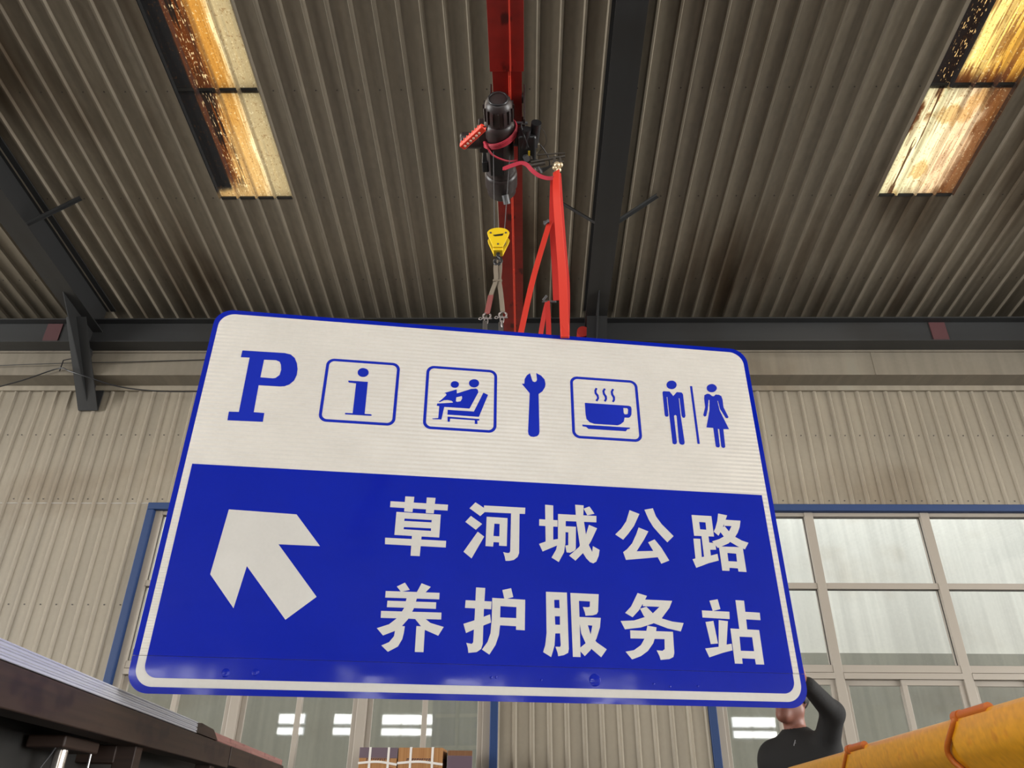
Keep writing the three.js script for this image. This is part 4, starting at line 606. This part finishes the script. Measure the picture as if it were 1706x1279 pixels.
  o.updateMatrixWorld(true); const cast = new THREE.Raycaster(V(1.426, 1.985, -4.0), V(0, 0, -1)); top.material.side = THREE.DoubleSide; const hit = cast.intersectObject(top, false)[0], k0 = hit ? hit.point.clone().sub(B) : P(1.426, 1.985, -4.5);
  part(top, 'chest_logo', join([rod(V(k0.x - 0.006, k0.y - 0.014, k0.z + 0.004), V(k0.x + 0.008, k0.y + 0.014, k0.z - 0.002), 0.0028, 6), rod(V(k0.x, k0.y + 0.002, k0.z + 0.002), V(k0.x + 0.018, k0.y - 0.008, k0.z + 0.004), 0.0028, 6)]), std({ color: new THREE.Color().setRGB(0.25, 0.24, 0.25), roughness: 0.6 }));
  part(o, 'trousers', surface(V(0, 0.52, 0), 1.15, 80, (p) => Math.max(smin(legs(p, 0.014), capsule(p, at(0.06, 0.95), at(-0.06, 0.95), 0.115, 0.115), 0.05), p.y - 1.0, 0.075 - p.y)), pants);
  for (const a of [anL, anR]) part(o, 'shoe', surface(V(a.x - 0.04, 0.06, a.z + 0.04), 0.4, 60, (p) => Math.max(capsule(p, V(a.x + 0.03, 0.04, a.z - 0.03), V(a.x - 0.11, 0.028, a.z + 0.12), 0.05, 0.042), -p.y)), M_BLACK);
  const hc = head.clone().addScaledVector(up, 0.038).addScaledVector(f, -0.02);
  part(o, 'hair', surface(head.clone().add(V(0, 0.02, 0)), 0.32, 80, (p) => { const q = p.clone().sub(head), a = q.dot(f), b = q.dot(up); return Math.max(Math.abs(capsule(p, hc, hc.clone().addScaledVector(f, 0.03), 0.093, 0.088)) - 0.006, a * 0.9 - b * 0.9 - 0.0 + (b > 0.06 ? -0.06 : 0) - (a < -0.04 ? 0.06 : 0)); }), std({ color: new THREE.Color().setRGB(0.012, 0.010, 0.009), roughness: 0.6 }));
}
// ---------------------------------------------------------------- rack with aluminium profiles, lower left
const M_PROFILE = std({ color: new THREE.Color().setRGB(0.62, 0.62, 0.68), metalness: 0.5, roughness: 0.32 });
const timber = texture(256, 256, (u, v) => { const k = 0.75 + 0.4 * fbm(u, v, 3, 40); return mixc([1, 0.94, 0.88], [0.75, 0.6, 0.62], sstep(0.55, 0.75, fbm(u, v, 7, 5))).map((x) => x * k); }, true, [0.8, 1.5]);
const M_TIMBER = std({ color: new THREE.Color().setRGB(0.034, 0.019, 0.014), map: timber, roughness: 0.6 }), M_MAUVE = std({ color: new THREE.Color().setRGB(0.30, 0.165, 0.165), map: timber, roughness: 0.65 });
const RACK = [-1.952, 0, -4.952], RT = 0.1024;
const onRack = (name, label, cat, group) => { const o = thing(name, label, cat, RACK, group); o.rotation.y = RT; return o; };
['bottom', 'middle', 'top'].forEach((w, k) => {
  const o = onRack('aluminium_profile', `silver aluminium profile, ${w} one of the three stacked on the brown rack beam`, 'profile', 'aluminium profiles on the rack');
  const y = 2.052 + k * 0.0195, s = new THREE.Shape([[0, y], [0.002, y + 0.002], [0.002, y + 0.0065], [-0.006, y + 0.008], [-0.006, y + 0.0115], [0.002, y + 0.013], [0.002, y + 0.017], [0, y + 0.019], [-0.30, y + 0.019], [-0.30, y]].map((p) => new THREE.Vector2(...p)));
  const g = extrude(s, 4.4 - 0.01 * k); g.translate(0, 0, 0.004 * k); part(o, 'profile_body', metric(g), M_PROFILE);
  part(o, 'end_cap', box(-0.29, -0.004, y + 0.002, y + 0.017, -0.004 + 0.004 * k, 0.004 * k), M_DARK);
});
{
  const o = onRack('storage_rack', 'dark brown beam rack carrying the silver profiles', 'rack');
  part(o, 'front_beam', rbox(-0.12, 0.0, 1.915, 2.05, -0.9, 4.4, 0.006), M_TIMBER); part(o, 'rear_beam', rbox(-1.3, -1.18, 1.925, 2.05, -0.9, 4.4, 0.006), M_TIMBER);
  part(o, 'top_board', rbox(-1.3, -0.12, 2.02, 2.05, -0.9, 4.4, 0.004), M_TIMBER);
  for (const z of [-0.7, 0.75, 2.3, 4.1]) for (const x of [-0.10, -1.26]) part(o, 'post', rbox(x - 0.05, x + 0.05, 0, 1.926, z - 0.05, z + 0.05, 0.006), M_TIMBER);
  for (const z of [0.75, 2.3]) part(o, 'cross_beam', rbox(-1.26, -0.14, 1.84, 1.92, z - 0.06, z + 0.06, 0.006), M_TIMBER);
  part(o, 'inner_panel', box(-0.34, -0.32, 0.02, 2.01, -2.95, 4.38), M_DARK); part(o, 'back_panel', box(-1.34, -1.31, 0.02, 2.0, -0.9, 4.4), M_DARK);
}
{
  const o = onRack('mauve_beam', 'mauve primed steel beam lying beyond the end of the silver profiles', 'beam');
  part(o, 'beam_body', rbox(-0.16, -0.01, 2.052, 2.10, -3.0, -0.34, 0.008), M_MAUVE); part(o, 'lower_flange', rbox(-0.18, 0.006, 1.93, 2.05, -3.0, -0.905, 0.006), M_TIMBER); part(o, 'support_leg', join([rbox(-0.14, -0.04, 0, 1.93, -2.9, -2.8, 0.006)]), M_TIMBER);
  part(o, 'dark_end_piece', sideExtrude([[-0.02, 2.053], [-0.06, 2.112], [-0.36, 2.104], [-0.5, 2.053]], -0.17, 0.004), M_TIMBER);
}
{
  const o = onRack('steel_machine', 'dark machine with a chrome column standing under the brown rack', 'machine');
  part(o, 'cabinet', rbox(-1.16, -0.42, 0, 1.835, 0.82, 4.02, 0.02), M_DARK); part(o, 'lower_cabinet', rbox(-1.16, -0.40, 0, 1.83, -0.62, 0.68, 0.02), M_DARK);
  part(o, 'column', rod(V(-0.22, 0, 1.25), V(-0.20, 1.862, 1.27), 0.028, 22), std({ color: new THREE.Color().setRGB(0.55, 0.50, 0.46), metalness: 0.9, roughness: 0.22 }));
  part(o, 'column_head', rbox(-0.30, -0.14, 1.862, 1.912, 1.02, 1.40, 0.01), M_TIMBER);
  part(o, 'cable', tube([V(-0.18, 1.865, 1.38), V(-0.15, 1.83, 1.48), V(-0.16, 1.76, 1.53), V(-0.2, 1.5, 1.54)], 0.003), M_GREY);
  part(o, 'glass_tube', rod(V(-0.16, 1.50, 1.03), V(-0.16, 1.864, 1.05), 0.005, 10), S_ALU);
  part(o, 'orange_knob', rod(V(-0.26, 1.6, 0.45), V(-0.18, 1.83, 0.45), 0.05, 16), M_ORANGE);
}
// ---------------------------------------------------------------- cartons by the window
function print(seedNo) {
  const c = document.createElement('canvas'); c.width = 256; c.height = 256; const x = c.getContext('2d'); x.fillStyle = '#b98a58'; x.fillRect(0, 0, 256, 256);
  for (let i = 0; i < 60; i++) { x.fillStyle = rnd() > 0.5 ? 'rgba(160,110,60,0.25)' : 'rgba(205,160,110,0.25)'; x.fillRect(rnd() * 256, 0, 2 + rnd() * 6, 256); }
  x.fillStyle = '#4a3440'; let p = 50; for (let i = 0; i < 11; i++) { const w = 8 + rnd() * 9; x.fillRect(p, 66, w, 7); if (rnd() > 0.4) x.fillRect(p, 80, w, 7); if (rnd() > 0.3) x.fillRect(p, 66, 4, 24); p += w + 3; }
  x.fillStyle = '#a04638'; x.fillRect(206, 120, 26, 7); x.fillRect(198, 134, 20, 7);
  const t = new THREE.CanvasTexture(c); t.colorSpace = THREE.SRGBColorSpace; t.wrapS = t.wrapT = THREE.RepeatWrapping; return t;
}
{
  const M_STRAP = std({ color: new THREE.Color().setRGB(0.62, 0.58, 0.54), roughness: 0.5 }), tape = std({ color: new THREE.Color().setRGB(0.10, 0.065, 0.085), roughness: 0.4 });
  const r = thing('shelf_unit', 'steel shelf unit below the cartons by the window', 'shelf', [-1.2, 0, -9.2]);
  part(r, 'shelf_board', rbox(-0.75, 0.75, 1.86, 1.89, -0.24, 0.26, 0.004), M_GREY); for (const x of [-0.72, 0.72]) for (const z of [-0.21, 0.23]) part(r, 'post', rbox(x - 0.02, x + 0.02, 0, 1.86, z - 0.02, z + 0.02, 0.003), M_GREY);
  [[-1.575, 0.40, 2.292, 'strapped brown carton with dark tape along its top', 1], [-1.11, 0.475, 2.296, 'strapped plain brown carton in the middle of the shelf', 0], [-0.715, 0.26, 2.272, 'small dark-taped carton beside the blue window edge', 2]].forEach(([x, w, y, label, kind], i) => {
    const h = y - 1.892, o = thing('carton', label, 'carton', [x, 1.892, -9.2], 'cartons by the window'); o.rotation.y = [0.05, -0.04, 0.1][i];
    const g = rbox(-w / 2, w / 2, 0, h, -0.18, 0.18, 0.006); const uv = g.attributes.uv; for (let k = 0; k < uv.count; k++) uv.setXY(k, uv.getX(k) / w + 0.5, uv.getY(k) / h); part(o, 'box_body', g, std({ map: print(i), roughness: 0.85, color: kind === 2 ? 0x988c8c : 0xd0c8c0 }));
    if (kind === 1) part(o, 'tape_band', rbox(-w / 2 - 0.002, w / 2 + 0.002, h - 0.10, h + 0.002, -0.182, 0.182, 0.003), tape);
    if (kind === 2) { part(o, 'tape_band', rbox(-w / 2 - 0.002, w / 2 + 0.002, h - 0.18, h - 0.05, -0.182, 0.182, 0.003), tape); return; }
    for (const sx of [-0.22, 0.27]) part(o, 'strap', rbox(w * sx - 0.012, w * sx + 0.012, -0.0005, h + 0.005, -0.186, 0.186, 0.003), M_STRAP);
    part(o, 'strap', ribbon([V(-w / 2 - 0.004, h - 0.15, 0.187), V(0, h - 0.135, 0.188), V(w / 2 + 0.004, h - 0.16, 0.187)], 0.022, 0.003, V(0, 1, 0), 10), M_STRAP);
  });
}
// ---------------------------------------------------------------- cables along the wall
{
  const o = thing('wall_cable', 'thin black cable sagging from a hook beside the left haunch', 'cable', [-6.763, 7.0, -9.3]);
  part(o, 'slack_cable', tube([V(-1.4, -0.32, 0), V(-0.9, -0.2, 0), V(-0.35, -0.02, 0), V(0.15, 0.17, 0.02), V(0.33, 0.08, 0.1), V(0.62, -0.02, 0.1), V(1.0, -0.10, -0.02), V(1.45, -0.13, -0.1), V(2.1, -0.10, -0.18), V(2.9, -0.05, -0.2)], 0.009, 90), M_BLACK);
  part(o, 'tight_cable', tube([V(-1.6, 0.2, -0.02), V(0.15, 0.25, 0.02), V(1.2, 0.3, -0.02), V(2.9, 0.36, -0.02)], 0.006, 50), M_BLACK);
  part(o, 'hook', join([rod(V(0.15, 0.12, 0.02), V(0.15, 0.3, 0.02), 0.008), rod(V(0.15, 0.3, 0.02), V(0.35, 0.34, 0.03), 0.008)]), M_BLACK);
}

renderer.render(scene, camera);
